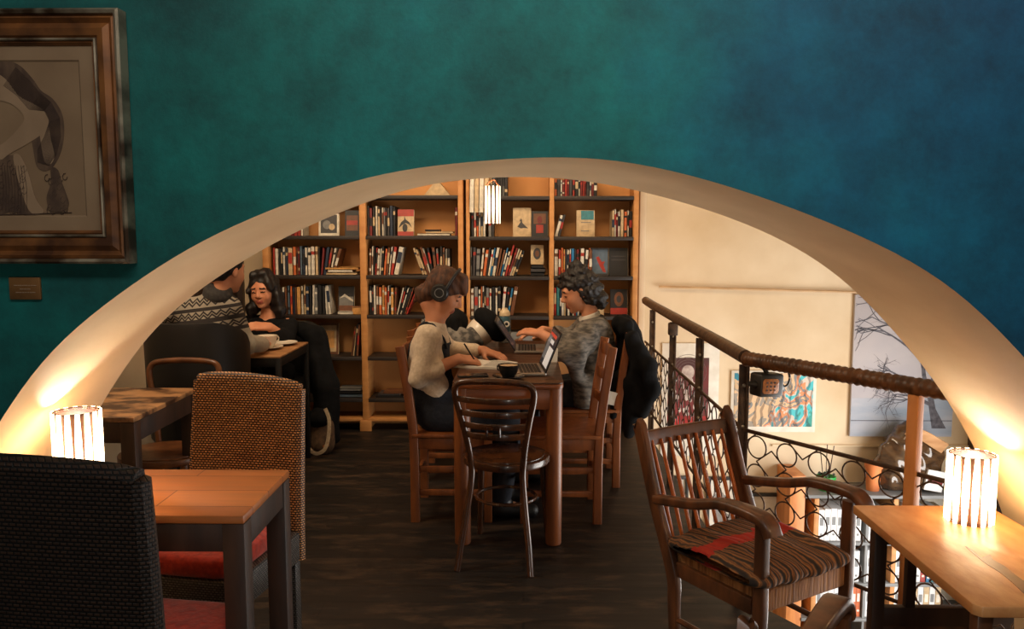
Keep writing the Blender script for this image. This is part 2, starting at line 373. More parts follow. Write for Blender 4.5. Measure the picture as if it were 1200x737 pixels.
def mat_teal():
    m = bpy.data.materials.new('teal_limewash'); m.use_nodes = True; L = m.node_tree.links; b = m.node_tree.nodes['Principled BSDF']
    b.inputs['Roughness'].default_value = 0.62
    tc = N(m, 'ShaderNodeTexCoord'); sp = N(m, 'ShaderNodeSeparateXYZ'); L.new(tc.outputs['Object'], sp.inputs[0])
    n1 = N(m, 'ShaderNodeTexNoise'); n1.inputs['Scale'].default_value = 1.7; n1.inputs['Detail'].default_value = 7; n1.inputs['Roughness'].default_value = 0.6; L.new(tc.outputs['Object'], n1.inputs['Vector'])
    a = N(m, 'ShaderNodeMath', operation='MULTIPLY_ADD'); a.inputs[1].default_value = 0.9; L.new(n1.outputs['Fac'], a.inputs[0])
    s = N(m, 'ShaderNodeMath', operation='MULTIPLY_ADD'); s.inputs[1].default_value = 0.42; s.inputs[2].default_value = 0.0; L.new(sp.outputs['X'], s.inputs[0]); L.new(s.outputs[0], a.inputs[2])
    rp = N(m, 'ShaderNodeValToRGB')
    set_ramp(rp, ((0.0, (0, 84, 80)), (0.22, (0, 106, 98)), (0.40, (0, 126, 120)), (0.56, (0, 116, 130)), (0.76, (0, 98, 126)), (1.0, (2, 84, 120))))
    L.new(a.outputs[0], rp.inputs['Fac'])
    n2 = N(m, 'ShaderNodeTexNoise'); n2.inputs['Scale'].default_value = 7.5; n2.inputs['Detail'].default_value = 12; n2.inputs['Roughness'].default_value = 0.76; L.new(tc.outputs['Object'], n2.inputs['Vector'])
    r2 = N(m, 'ShaderNodeValToRGB'); r2.color_ramp.elements[0].position = 0.32; r2.color_ramp.elements[0].color = (0.48, 0.48, 0.50, 1); r2.color_ramp.elements[1].position = 0.70; r2.color_ramp.elements[1].color = (1.25, 1.25, 1.25, 1)
    L.new(n2.outputs['Fac'], r2.inputs['Fac'])
    mx = N(m, 'ShaderNodeMix', data_type='RGBA', blend_type='MULTIPLY'); mx.inputs['Factor'].default_value = 1.0
    L.new(rp.outputs['Color'], mx.inputs['A']); L.new(r2.outputs['Color'], mx.inputs['B']); L.new(mx.outputs['Result'], b.inputs['Base Color'])
    bp = N(m, 'ShaderNodeBump'); bp.inputs['Strength'].default_value = 0.18; bp.inputs['Distance'].default_value = 0.01; L.new(n2.outputs['Fac'], bp.inputs['Height']); L.new(bp.outputs['Normal'], b.inputs['Normal'])
    return m
M_teal = mat_teal()

# ------------------------------------------------------------------ setting
XL, XR, YR, YF, YB, WB, ZC, ZL = -2.2, 3.36, -2.4, 1.55, 2.12, 6.06, 2.9, -2.3
fl = MB(); poly = [(XL, YR), (XR, YR), (XR, YB), (1.47, YB), (0.90, 3.06), (0.90, WB), (XL, WB)]
fl.prism(poly, (0, 0, 0), (1, 0, 0), (0, 1, 0), (0, 0, -1), 0.2)
struct(fl.build('floor', M_floor, smooth=0), 'worn dark floorboards of the gallery')
b = MB().box(((XL+XR)/2, (YB+WB)/2, ZL-.05), (XR-XL, WB-YB, .1)); struct(b.build('floor_lower', M_lowfloor, smooth=0))
b = MB().box(((XL+XR)/2, (YR+WB)/2, ZC+.05), (XR-XL+.2, WB-YR+.2, .1)); struct(b.build('ceiling', M_ceil, smooth=0))
b = MB().box(((XL+XR)/2, WB+.05, (ZL+ZC)/2), (XR-XL+.2, .1, ZC-ZL)); struct(b.build('wall_back', M_backwall, smooth=0), 'warm cream plaster back wall')
b = MB().box((XL-.05, (YB+WB)/2, (ZL+ZC)/2), (.1, WB-YB, ZC-ZL)); struct(b.build('wall_left', M_backwall, smooth=0))
b = MB().box((XL-.05, (YR+YB)/2, ZC/2), (.1, YB-YR, ZC)); struct(b.build('wall_front_left', M_frontroom, smooth=0))
b = MB().box((XR+.05, (YR+YB)/2, ZC/2), (.1, YB-YR, ZC)); struct(b.build('wall_front_right', M_frontroom, smooth=0))
b = MB().box(((XL+XR)/2, YR-.05, ZC/2), (XR-XL, .1, ZC)); struct(b.build('wall_rear', M_frontroom, smooth=0))
b = MB().box((XL+1.4, YB-.05, (ZL-.2)/2-.0), (2.8, .1, -ZL-.2)); b.box(((1.47+XR)/2, YB-.05, ZL/2-.1), (XR-.6, .1, -ZL-.2)); struct(b.build('wall_lower', M_backwall, smooth=0))
# right wall of the stair void, with a tall window that lets the daylight in
W0, W1, Z0, Z1 = 2.75, 5.15, -1.9, 0.85
b = MB()
for (y0, y1, z0, z1) in ((YB, W0, ZL, ZC), (W1, WB, ZL, ZC), (W0, W1, ZL, Z0), (W0, W1, Z1, ZC)):
    b.box((XR+.05, (y0+y1)/2, (z0+z1)/2), (.1, y1-y0, z1-z0))
struct(b.build('wall_right', M_doorwood, smooth=0), 'dark brown boarded side wall')
win = MB()
for z in (Z0, -.5, Z1): win.box((XR+.05, (W0+W1)/2, z), (.08, W1-W0, .06))
for y in (W0, (W0+W1)/2, W1): win.box((XR+.05, y, (Z0+Z1)/2), (.08, .06, Z1-Z0))
struct(win.build('window_1', M_white, smooth=0))

# front wall with the low elliptical arch
AX, AZ, ARX, ARZ = 0.0, 0.30, 1.335, 1.285
rr = random.Random(3)
NA = 120
wob = [0.0]*(NA+1)
for k in range(1, 9):
    ph = rr.uniform(0, 6); am = 0.004/k**0.7
    for i in range(NA+1): wob[i] += am*math.sin(k*2.6*i/NA*PI+ph)
def arch(i, y):
    a = PI*(1-i/NA); t = (y-YF)/(YB-YF)
    r = 1+wob[i]*(1-0.5*t)+0.0035*math.sin(9*a+5*t)*t
    rx_ = ARX-.045*(1-t) if a > PI/2 else ARX
    return (AX+rx_*r*math.cos(a), AZ+ARZ*r*math.sin(a))
def arch_curve(y): return [(AX-ARX, 0.0)]+[arch(i, y) for i in range(NA+1)]+[(AX+ARX, 0.0)]
def wall_face(y, m, name, th):
    b = MB(); c = arch_curve(y); vs = []; fs = []
    for (x, z) in c: vs += [(x, y, z), (x, y, ZC)]
    for i in range(len(c)-1): fs.append((2*i, 2*i+2, 2*i+3, 2*i+1))
    b.add(vs, fs)
    b.add([(XL, y, 0), (AX-ARX, y, 0), (AX-ARX, y, ZC), (XL, y, ZC)], [(0, 1, 2, 3)])
    b.add([(AX+ARX, y, 0), (XR, y, 0), (XR, y, ZC), (AX+ARX, y, ZC)], [(0, 1, 2, 3)])
    return struct(b.build(name, m, smooth=0))
wall_face(YF, M_teal, 'wall_front', 0)['label'] = 'teal limewashed wall with a low arch'
wall_face(YB, M_backwall, 'wall_front_back', 0)
b = MB(); vs = []; fs = []; NS = 10; cs = [arch_curve(YF+(YB-YF)*j/NS) for j in range(NS+1)]; n = len(cs[0])
for j in range(NS+1):
    y = YF+(YB-YF)*j/NS
    vs += [(x, y, z) for x, z in cs[j]]
for j in range(NS):
    for i in range(n-1): fs.append((j*n+i, j*n+i+1, (j+1)*n+i+1, (j+1)*n+i))
b.add(vs, fs); struct(b.build('trim_1', M_soffit, smooth=1.2), 'cream plaster underside of the arch')

# dark door on the far left wall and the thin mouldings on the back wall
b = MB().box((XL+.03, 5.6, 1.02), (.06, .8, 2.04)); d = struct(b.build('door_1', M_doorwood, bevel=.004))
b = MB()
for y in (5.16, 6.03): b.box((XL+.05, y, 1.05), (.1, .06, 2.1))
b.box((XL+.05, 5.6, 2.09), (.1, .94, .08)); b.build('frame', M_doorwood, d, bevel=.004)
b = MB()
p = at(772, 336, y=6.03); q = at(1030, 343, y=6.03)
b.tube([p, q, (XR-.02, 6.03, q[2]-.008)], .009, 8); struct(b.build('trim_2', mat('pipe_paint', (196, 160, 118), (180, 145, 104), (9, 9, 9), 3, .5)))
b = MB(); p = at(905, 522, y=6.045)
b.box(((p[0]+XR)/2, 6.05, p[2]), (XR-p[0], .02, .012)); struct(b.build('trim_3', M_backwall))
# cream strip beside the bookcase
b = MB(); b.box((.873, 6.03, 1.3), (.045, .06, 2.6)); struct(b.build('trim_4', M_backwall, bevel=.004))

# ------------------------------------------------------------------ framed drawing and plate on the teal wall
def frame_prof(b, x0, x1, z0, z1, y, prof):
    """mitred moulding round a rectangle in the xz plane; prof = (inset, depth) polyline from outside in"""
    rings = []
    for ins, dep in prof: rings.append([(x0+ins, y-dep, z0+ins), (x1-ins, y-dep, z0+ins), (x1-ins, y-dep, z1-ins), (x0+ins, y-dep, z1-ins)])
    vs = [p for r in rings for p in r]; fs = []
    for i in range(len(rings)-1):
        for q in range(4): fs.append((4*i+q, 4*i+(q+1) % 4, 4*i+4+(q+1) % 4, 4*i+4+q))
    b.add(vs, fs); return b
yw = YF-.002
rx = at(145, 160, y=yw-.03)[0]; zt = at(137, 9, y=yw-.03)[2]; zb = at(149, 309, y=yw-.03)[2]; lx = rx-.56
fr = thing('framed_drawing', 'brown framed pencil drawing of a draped figure hanging on the teal wall', 'picture', ((lx+rx)/2, yw, zb))
def loc(b):   # shift builder into the thing's own space
    b.v = [(x-(lx+rx)/2, y-yw, z-zb) for x, y, z in b.v]; return b
b = MB(); frame_prof(b, lx, rx, zb, zt, yw, [(.008, .0), (.008, .022), (.016, .026), (.024, .018), (.034, .024), (.046, .020), (.052, .012), (.058, .017), (.062, .010), (.064, .004)])
loc(b).build('frame', M_brownframe, fr, smooth=.5)
b = MB(); frame_prof(b, lx, rx, zb, zt, yw, [(0, 0), (0, .030), (.004, .034), (.009, .031), (.010, .0)]); loc(b).build('silver_edge', M_silver, fr, smooth=.5)['label'] = 'worn silver outer edge of the frame'
b = MB(); frame_prof(b, lx, rx, zb, zt, yw, [(.0495, .012), (.0505, .0195), (.053, .0205), (.0545, .0195), (.0555, .012)]); loc(b).build('inner_bead', M_silver, fr, smooth=.5)
b = MB(); frame_prof(b, lx, rx, zb, zt, yw, [(.060, .008), (.088, .008), (.091, .005)]); loc(b).build('mount', M_matboard, fr, smooth=0)
b = MB(); b.box(((lx+rx)/2, yw-.003, (zb+zt)/2), (rx-lx-.17, .004, zt-zb-.17))
b.slot(1)
yp = yw-.0056
def blob(pts, slot, off=0.0, n=6):
    P = smooth_path([at(px, py, y=yp) for px, py in pts], n, True)
    b.slot(slot).prism([(p.x, p.z) for p in P], (0, yp-off, 0), (1, 0, 0), (0, 0, 1), (0, -1, 0), .0004)
blob([(-14, 78), (2, 70), (22, 76), (38, 92), (48, 106), (62, 116), (73, 134), (75, 158), (70, 182), (58, 199), (44, 196), (38, 170), (30, 130), (8, 108), (-14, 110)], 1)
blob([(-10, 86), (6, 92), (22, 112), (40, 122), (54, 132), (57, 146), (48, 158), (30, 170), (12, 180), (-2, 190), (-14, 192), (-12, 174), (4, 168), (24, 148), (28, 136), (14, 122), (-12, 112)], 2, .0005)
blob([(47, 150), (56, 146), (60, 164), (64, 182), (60, 192), (53, 190), (49, 172)], 2, .0006)
blob([(60, 197), (68, 199), (73, 214), (81, 238), (75, 247), (60, 247), (55, 232), (60, 214)], 1, .0009)
blob([(-12, 190), (10, 182), (26, 188), (34, 216), (44, 240), (50, 250), (30, 252), (14, 248), (-12, 250)], 1, .0004)
blob([(16, 186), (24, 182), (34, 204), (42, 232), (52, 248), (38, 250), (28, 232)], 2, .0008)
rq = random.Random(5)
b.slot(3)
for i in range(40):
    px = rq.uniform(0, 78); py = rq.uniform(206, 250) if px > 50 else rq.uniform(188, 250)
    if 34 < px < 54: continue
    P = [at(px+4*math.cos(t)*.7, py+4*math.sin(t), y=yp-.001) for t in np.linspace(0, 5, 7)]
    b.tube(P, .0007, 4)
for i in range(20):
    k = i/19; P = [at(a_*(1-k)+c_*k, d_*(1-k)+e_*k, y=yp-.0012) for a_, d_, c_, e_ in ((18, 79, 4, 100), (34, 94, 20, 112), (46, 108, 34, 128), (60, 120, 52, 130), (70, 138, 58, 142), (71, 160, 52, 160), (66, 180, 44, 176), (57, 194, 44, 190))]
    b.tube(P, .00045, 4)
for i in range(9):
    b.tube([at(2+3.2*i, 194, y=yp-.0014), at(4+3.4*i, 220, y=yp-.0014), at(3+3.6*i, 247, y=yp-.0014)], .0005, 4)
b.slot(3).tube([at(-14, 252, y=yp-.001), at(30, 251, y=yp-.001), at(84, 249, y=yp-.001)], .0009, 4)
loc(b).build('drawing', [M_paperbuff, M_ink, M_palelimb, M_inkdark], fr, smooth=0)
c0 = at(12, 351, y=YF-.004); c1 = at(47, 325, y=YF-.004)
pl = MB(); pl.box((0, 0, 0), (c1[0]-c0[0], .006, c1[2]-c0[2]))
pq = tag(pl.build('wall_plate', M_brass, bevel=.0015, loc=((c0[0]+c1[0])/2, YF-.003, (c0[2]+c1[2])/2)), 'small bronze plate with lines of text under the framed drawing', 'plate')
t = MB()
for i, (w, z) in enumerate(((.040, .006), (.018, -.001), (.034, -.0075))):
    x = -w/2
    while x < w/2:
        l = rq.uniform(.003, .007); t.box((x+l/2, -.0034, z), (l, .0008, .0018)); x += l+.0013
t.build('engraving', M_palelimb, pq, smooth=0)
# ------------------------------------------------------------------ bookcases
BY = 5.795; BD = 0.245
def bx(px): return at(px, 322, y=BY)[0]
SHZ = [1.706, 1.42, 1.138, 0.852, 0.548, 0.242]   # tops of the shelf boards
def bookcase(label, pxs, zoff=0.0):
    """pxs: stile pixel pairs"""
    xs = [(bx(a), bx(b2)) for a, b2 in pxs]; x0 = xs[0][0]; x1 = xs[-1][1]; cx = (x0+x1)/2
    t = thing('bookcase', label, 'bookcase', (cx, BY, 0), 0, 'tall pine bookcases along the back wall')
    H = 2.36
    for a, c in xs:
        m = MB(); m.box(((a+c)/2-cx, BD/2, H/2), (c-a, BD, H)); m.build('upright', M_pine, t, bevel=.003)
    m = MB().box((0, BD+.004, H/2), (x1-x0, .008, H)); m.build('back_panel', M_pineback, t, smooth=0)
    for (a, c), (a2, c2) in zip(xs[:-1], xs[1:]):
        for z in SHZ:
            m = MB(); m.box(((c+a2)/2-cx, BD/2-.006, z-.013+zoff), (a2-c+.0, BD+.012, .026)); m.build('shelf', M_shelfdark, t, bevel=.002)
        m = MB(); m.box(((c+a2)/2-cx, BD/2, .083), (a2-c, BD, .022)); m.build('bottom_board', M_pine, t, bevel=.002)
        m = MB(); m.box(((c+a2)/2-cx, BD/2, H-.02), (a2-c, BD, .03)); m.build('top_board', M_pine, t, bevel=.002)
    for a, c in xs[1:2]:
        m = MB(); m.box(((a+c)/2-cx, -.006, .04), (.085, .012, .08)); m.build('plinth_block', M_pine, t, bevel=.002)
    return t
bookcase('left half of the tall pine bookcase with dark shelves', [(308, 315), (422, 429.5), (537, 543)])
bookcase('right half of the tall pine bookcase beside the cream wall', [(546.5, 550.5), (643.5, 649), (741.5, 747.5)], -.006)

BC = dict(w=(214, 204, 186), k=(26, 24, 25), r=(164, 46, 32), o=(196, 98, 48), b=(38, 112, 158), n=(34, 46, 66), g=(120, 118, 114), e=(196, 168, 128),
          t=(110, 66, 38), d=(112, 26, 24), a=(84, 100, 114), l=(56, 122, 128), y=(206, 150, 82), s=(58, 54, 54))
BN = dict(w='white', k='black', r='red', o='orange', b='blue', n='navy', g='grey', e='beige', t='brown', d='dark red', a='slate blue', l='teal', y='tan', s='charcoal')
BM = {k: mat('cover_'+BN[k].replace(' ', '_'), v, None, (30, 30, 30), 2, 0.5) for k, v in BC.items()}
M_pages = mat('book_pages', (206, 190, 158), (188, 168, 134), (3, 3, 200), 2, 0.9)
ORD = ['first', 'second', 'third', 'fourth', 'fifth', 'sixth', 'seventh', 'eighth', 'ninth', 'tenth', 'eleventh', 'twelfth', 'thirteenth', 'fourteenth', 'fifteenth',
       'sixteenth', 'seventeenth', 'eighteenth', 'nineteenth', 'twentieth', 'twenty-first', 'twenty-second', 'twenty-third', 'twenty-fourth', 'twenty-fifth', 'twenty-sixth', 'twenty-seventh', 'twenty-eighth']
PXM = 950.0/BY
rb = random.Random(11)
def book_mesh(w, h, d, band):
    """spine faces -y; slots: cover, pages, band"""
    m = MB(); c = min(.0025, w*.18)
    m.box((0, d/2, h/2), (w-2*c, d-.006, h-.006)); m.m = [1]*len(m.f); m.slot(0)
    m.box((-w/2+c/2, d/2, h/2), (c, d, h)); m.box((w/2-c/2, d/2, h/2), (c, d, h)); m.box((0, .0015, h/2), (w, .003, h))
    if band:
        m.slot(2)
        for z0, hh in band: m.box((0, -.0003, z0*h), (w*.8, .0006, hh*h))
    return m
def spine_row(cell, z, x0px, spec, where, hpx=33, dy=0.035, dep=0.17):
    """spec: 'w4 k3/2 _8' = colour width(px)[*height][/lean]"""
    x = x0px; i = 0
    for tok in spec.split():
        if tok[0] == '_': x += float(tok[1:]); continue
        lean = 0.0; hm = 1.0; s = tok
        if '/' in s: s, l = s.split('/'); lean = float(l)
        if '*' in s: s, q = s.split('*'); hm = float(q)
        c = s[0]; wpx = float(s[1:]); w = wpx/PXM*.93; h = hpx/PXM*hm*rb.uniform(.93, 1.03)
        bc = rb.choice([None, 'w', 'e', 'k', 'r'] if c not in 'we' else [None, 'k', 'r', 'n', 't'])
        band = None if bc is None else rb.choice([[(.78, .12)], [(.5, .3)], [(.2, .1), (.8, .08)], [(.62, .4)]])
        ob = book_mesh(w, h, dep*rb.uniform(.85, 1.0), band).build('book', [BM[c], M_pages, BM[bc or c]], smooth=0)
        ang = math.atan2(lean/PXM, h); cx = bx(x+wpx/2)
        if ang > 0: ox = w/2; 
        ob.location = (cx, BY+dy+rb.uniform(0, .012), z+abs(math.sin(ang))*w/2+.0006); ob.rotation_euler = (0, ang, 0)
        pose = 'leaning ' if abs(lean) > 3 else ''
        tag(ob, f'{pose}{BN[c]} book, {ORD[i]} from left {where}'.strip(), 'book', f'upright books {where}')
        x += wpx; i += 1
def face_book(z, px0, px1, hpx, cov, label, deco=(), tilt=0.12, dy=0.06, th=.02):
    w = (px1-px0)/PXM; h = hpx/PXM; m = MB(); m.box((0, th/2, h/2), (w, th, h)); m.m = [0]*6
    m.slot(1).box((.002, th/2, h/2), (w, th-.006, h-.006))
    ms = [BM[cov] if isinstance(cov, str) else cov, M_pages]
    for (mm, poly) in deco:
        ms.append(BM[mm] if isinstance(mm, str) else mm)
        m.slot(len(ms)-1).prism([(a*w-w/2, c*h) for a, c in poly], (0, 0, 0), (1, 0, 0), (0, 0, 1), (0, -1, 0), .0008+.0002*len(ms))
    ob = m.build('book', ms, smooth=0); ob.location = (bx((px0+px1)/2), BY+dy, z+.0006); ob.rotation_euler = (-tilt, 0, 0)
    return tag(ob, label, 'book')
def flat_stack(z, items, where, dy=.03):
    zz = z
    for i, (px0, px1, th, c) in enumerate(items):
        t = th/PXM; m = MB(); w = (px1-px0)/PXM; d = .15
        m.slot(1).box((0, d/2, t/2), (w-.006, d-.006, t*.7)); m.slot(0); m.box((0, d/2, t*.08), (w, d, t*.16)); m.box((0, d/2, t*.92), (w, d, t*.16)); m.box((0, .0015, t/2), (w, .003, t))
        ob = m.build('book', [BM[c], M_pages], smooth=0, loc=(bx((px0+px1)/2), BY+dy, zz+.0006)); zz += t+.0008
        tag(ob, f'{BN[c]} book lying flat, {["bottom", "second", "third", "fourth"][i]} of the pile {where}', 'book', f'books lying flat {where}')
def circ(cx, cy, r, n=14, asp=1.0): return [(cx+r*math.cos(2*PI*i/n), cy+r*asp*math.sin(2*PI*i/n)) for i in range(n)]
R_ = lambda a, b2, c, d: [(a, c), (b2, c), (b2, d), (a, d)]
Z = SHZ
A1, A2, B1, B2 = 'of the far-left bay', 'of the second bay', 'of the third bay', 'of the rightmost bay'
sh = ['on top shelf', 'on second shelf', 'on third shelf', 'on fourth shelf', 'on fifth shelf', 'on lowest shelf']
S = lambda i, bay: f'{sh[i]} {bay}'
# far-left bay
spine_row('a', Z[1], 340, 'd4 r4 r4 w3', S(1, A1), 24)
face_book(Z[1], 372, 396, 26, 'w', 'pale photo book facing out under the arch in the far-left bay', [('s', R_(.1, .9, .12, .95)), ('g', circ(.4, .5, .2)), ('e', circ(.65, .4, .15))])
face_book(Z[1], 403, 420, 30, 'k', 'black book with a red and tan picture facing out in the far-left bay', [('t', R_(.1, .9, .2, .8)), ('r', R_(.12, .88, .42, .6))])
spine_row('a', Z[2], 318, 'r3 w4 k3 k2 w3 n3 e6 o4 t2 d2 a3 n3 w3 w4 w5 e4 k2 d3/3 n4/5 t3/6 w3/7 t4/9', S(2, A1), 33)
flat_stack(Z[2], [(381, 417, 3, 'e'), (383, 412, 3.2, 'w'), (380, 419, 2.6, 'y')], S(2, A1))
spine_row('a', Z[3], 328, 'w3 t3 a3 o3 n3 t2 y5 w3 e3 n4 k3 w3/1 g4 k5 k4 w3/-2 w4/-3', S(3, A1), 34)
face_book(Z[3], 392, 411, 33, 'k', 'dark book with a pale landscape cover facing out in the far-left bay', [('g', R_(.05, .95, .1, .62)), ('w', [(.05, .55), (.4, .62), (.95, .42), (.95, .5), (.4, .72)]), ('t', R_(.05, .95, .05, .3))], dy=.09)
flat_stack(Z[3], [(394, 412, 3.5, 'w'), (413, 424, 7, 'y')][:1], S(3, A1), .02)
m = MB().box((0, .07, .024), (.075, .14, .048)); m.slot(1).box((0, .07, .052), (.079, .144, .008)); tag(m.build('carton', [BM['y'], BM['t']], bevel=.002, loc=(bx(417), BY+.03, Z[3]+.0006)), 'small tan carton at the shelf end beside the landscape cover', 'box')
spine_row('a', Z[4], 408, 't2/5 e2/5 k2/4 t3/3', S(4, A1), 38)
face_book(Z[4], 366, 390, 38, BM['t'], 'brown framed sheet propped up low in the far-left bay', [('e', R_(.1, .9, .08, .92)), ('y', R_(.2, .8, .2, .75))], dy=.12)
flat_stack(Z[5], [(392, 421, 4, 'a'), (393, 420, 3.4, 'k'), (392, 419, 3, 'g')], S(5, A1))
# second bay
m = MB(); m.prism([(-.093, 0), (.093, 0), (.012, .10), (-.012, .10)], (0, 0, 0), (1, 0, 0), (0, 0, 1), (0, 1, 0), .13)
tag(m.build('open_book', BM['e'], loc=(bx(512), BY+.05, Z[0]+.002), smooth=0), 'pale open book standing like a tent on the top shelf', 'book')
spine_row('b', Z[1], 430.5, 's2 d4 k3 w3 e3*.96 k1.5 w2.5 g2 k2 s3 n4 k3', S(1, A2), 34)
face_book(Z[1], 465, 484, 31, 'e', 'cream and red book with a dark dancing figure facing out', [('r', R_(0, 1, .74, 1)), ('r', R_(0, 1, 0, .16)), ('k', circ(.46, .30, .16)), ('k', [(.06, .28), (.2, .5), (.42, .62), (.4, .78), (.5, .62), (.72, .52), (.9, .3), (.7, .44), (.5, .48), (.3, .42)])])
flat_stack(Z[1], [(489, 527, 2.6, 'w'), (499, 531, 2.4, 'e'), (498, 515, 2, 'k')], S(1, A2))
spine_row('b', Z[1], 533, 'd3', 'beside flat pile, second shelf, second bay', 34)
spine_row('b', Z[2], 431, 't3/1 w2/1 k2/1 r2/2 w3/2 w2/2 k3/2 o3/3 t3/3 w2/4 r4/5 w6/7', S(2, A2), 33)
spine_row('b', Z[2], 494, 'e3/-12 e3/-12 t3/-9 w2/-10 k3/-6 t4/-3 g3/-2 k3 t3 g3 k3', 'in right group, '+S(2, A2), 33)
spine_row('b', Z[3], 431, 'k3 s2 w3 t3 o4 y3 o3 w2/1 k2/1 y4 t3/1 w2/8 k2/9 w2/10 k3/11 t2/11 r2/13', S(3, A2), 34)
flat_stack(Z[4], [(484, 506, 2, 'w'), (488, 509, 1.6, 'e')], S(4, A2))
flat_stack(Z[5], [(437, 470, 2.2, 'k'), (440, 466, 2.2, 's'), (446, 474, 2, 't')], S(5, A2))
# bay behind the lamp
Zr = [z-.006 for z in Z]
spine_row('c', Zr[0], 574, 'g3 g3 s3 k3 s3 g2 k4', S(0, B1), 34)
spine_row('c', Zr[1], 552, 's3 w3 o3 w2 e3 w3 _3 g4 s3', S(1, B1), 30)
face_book(Zr[1], 601, 622, 34, 'e', 'cream book with a sketched bird on its cover facing out', [('s', [(.25, .34), (.42, .5), (.5, .62), (.52, .48), (.75, .34), (.86, .28), (.6, .3), (.45, .28)]), ('s', [(.36, .52), (.44, .64), (.47, .54)])])
face_book(Zr[1], 623, 642, 30, 'k', 'black book with a red square picture facing out', [('t', R_(.12, .88, .5, .9)), ('r', R_(.28, .72, .14, .46)), ('d', circ(.5, .65, .16))])
spine_row('c', Zr[2], 551, 'g2 s4/1 g5/1 w3/3 o4/4 s2/4 w3/5 b2/5 w4/6 t3/6 t3/7 b2*1.05/8 w3*.9/8 r3*1.1/10 d3/11 w2/11 e3/11 k3/11', S(2, B1), 33)
flat_stack(Zr[2], [(622, 638, 4, 'k'), (622, 639, 5, 's'), (623, 637, 3.5, 'k')], S(2, B1))
face_book(Zr[2]+.082, 622, 637, 23, 'e', 'beige book with a dark round emblem standing on the flat pile', [('s', circ(.5, .55, .3)), ('t', circ(.5, .55, .16))], .08)
spine_row('c', Zr[3], 551, 'w4 g5 w3*.92 o2 w2 k2 g4 w3 k4 w3 k4 w4/3 k3/4 b3/5 t5/6', S(3, B1), 34)
# rightmost bay
spine_row('d', Zr[0], 649.5, 'o3 s4 w2 d3 r3 d2 s4 r3 k4 w2 d3 r2 d2 s4 w2 d3 k4', S(0, B2), 20)
spine_row('d', Zr[1], 649.5, 'w4/7 s3/7', S(1, B2), 27)
face_book(Zr[1], 676, 697, 31, 'e', 'cream book with a dark green block on its cover facing out', [('l', R_(.25, .96, .64, .98)), ('g', R_(.25, .8, .52, .55)), ('g', R_(.25, .7, .2, .23))])
spine_row('d', Zr[1], 717, 'e3 w2 d2*.9 w3 e4 o4 w2 k4', 'in right group, '+S(1, B2), 31)
spine_row('d', Zr[2], 649.5, 'w5 r3 o3 y2 s2 w3 w2 b4 s2 d4 w5/1 w4*.9/2 o2/2 t4', S(2, B2), 33)
face_book(Zr[2], 693, 714, 33, 's', 'dark book with a red figure on its cover, facing out', [('a', R_(.06, .94, .08, .94)), ('r', [(.3, .66), (.45, .7), (.62, .5), (.8, .52), (.72, .4), (.86, .12), (.7, .14), (.5, .36), (.4, .5)])])
face_book(Zr[2], 715, 737, 33, 'k', 'plain black book facing out beside the red-figure cover', [('s', R_(.12, .88, .55, .6)), ('s', R_(.12, .88, .68, .72))])
spine_row('d', Zr[3], 649.5, 'r3 l4 n2 w3 e2 s2 w3*.6 k3*.6 w2*.55 r2*.5 b2*.5 w2*.5', S(3, B2), 34)
face_book(Zr[3], 699, 709, 33, 'e', 'slim beige booklet facing out behind the curly-haired woman', [('w', R_(.15, .85, .4, .8))])
face_book(Zr[3], 717, 737, 31, 'k', 'black book with a red base band facing out near the shelf end', [('r', R_(0, 1, .04, .28)), ('t', circ(.5, .62, .28)), ('s', circ(.5, .62, .14))])
# things on the fifth shelf of the rightmost bay: a tin of pens
pot = thing('pen_pot', 'dark tin of pens on the shelf behind the open laptop', 'pen pot', (bx(656), BY+.07, Zr[4]+.001))
MB().lathe([(0, 0), (.036, 0), (.036, .085), (.033, .085), (.033, .01), (0, .01)]).build('tin', BM['k'], pot)
for i, (dx, c) in enumerate(((-.02, 'o'), (.0, 'r'), (.016, 'w'), (-.006, 'b'))): MB().tube([(dx*.4, .005*i-.01, .012), (dx*1.6, .006*i-.012, .15-.008*i)], .004, 6).build('pen', BM[c], pot)
# grey box with a round handle hole, behind the laptops
m = MB().box((0, .09, .09), (.2, .18, .18)); m.slot(1).lathe([(0, 0), (.05, 0), (.05, .003), (0, .003)], (0, -.001, .09), 20, Matrix.Rotation(PI/2, 3, 'X')); tag(m.build('storage_box', [BM['g'], BM['t']], bevel=.004, loc=(bx(608), BY+.03, Zr[4]+.001)), 'grey storage box with a round disc on the shelf behind the laptops', 'box')
# pale newspapers hanging over a thin rod on the bookcase front
zr = 1.915
rod = thing('newspaper_rod', 'thin rod across the lamp bay of the bookcase carrying pale newspapers', 'rod', (bx(563), BY-.03, zr))
MB().tube([(-.14, 0, 0), (.14, 0, 0)], .005, 8).build('bar', M_blacktrim, rod)
for s in (-1, 1): MB().tube([(s*.13, 0, 0), (s*.13, .03, 0)], .004, 6).build('hook', M_blacktrim, rod)
for i, px in enumerate((552.5, 558, 563.5, 569)):
    m = MB(); w = .027; zb_ = at(px, 249, y=BY)[2]-zr
    for k in range(3): m.sweep([(0, .012+.004*k, zb_+.03), (0, .009+.002*k, -.03), (0, 0, .007+.0015*k), (0, -.010-.003*k, -.03), (-.006, -.013-.003*k, zb_+.012*k)], [(-w/2, -.0008), (w/2, -.0008), (w/2, .0008), (-w/2, .0008)], ref=(0, 1, 0))
    tag(m.build('newspaper', BM['w'] if i % 2 == 0 else BM['e'], loc=(bx(px+2), BY-.03, zr), smooth=0), f'{ORD[i]} pale newspaper from the left hanging over the bookcase rod', 'newspaper', 'pale newspapers hanging over the rod')
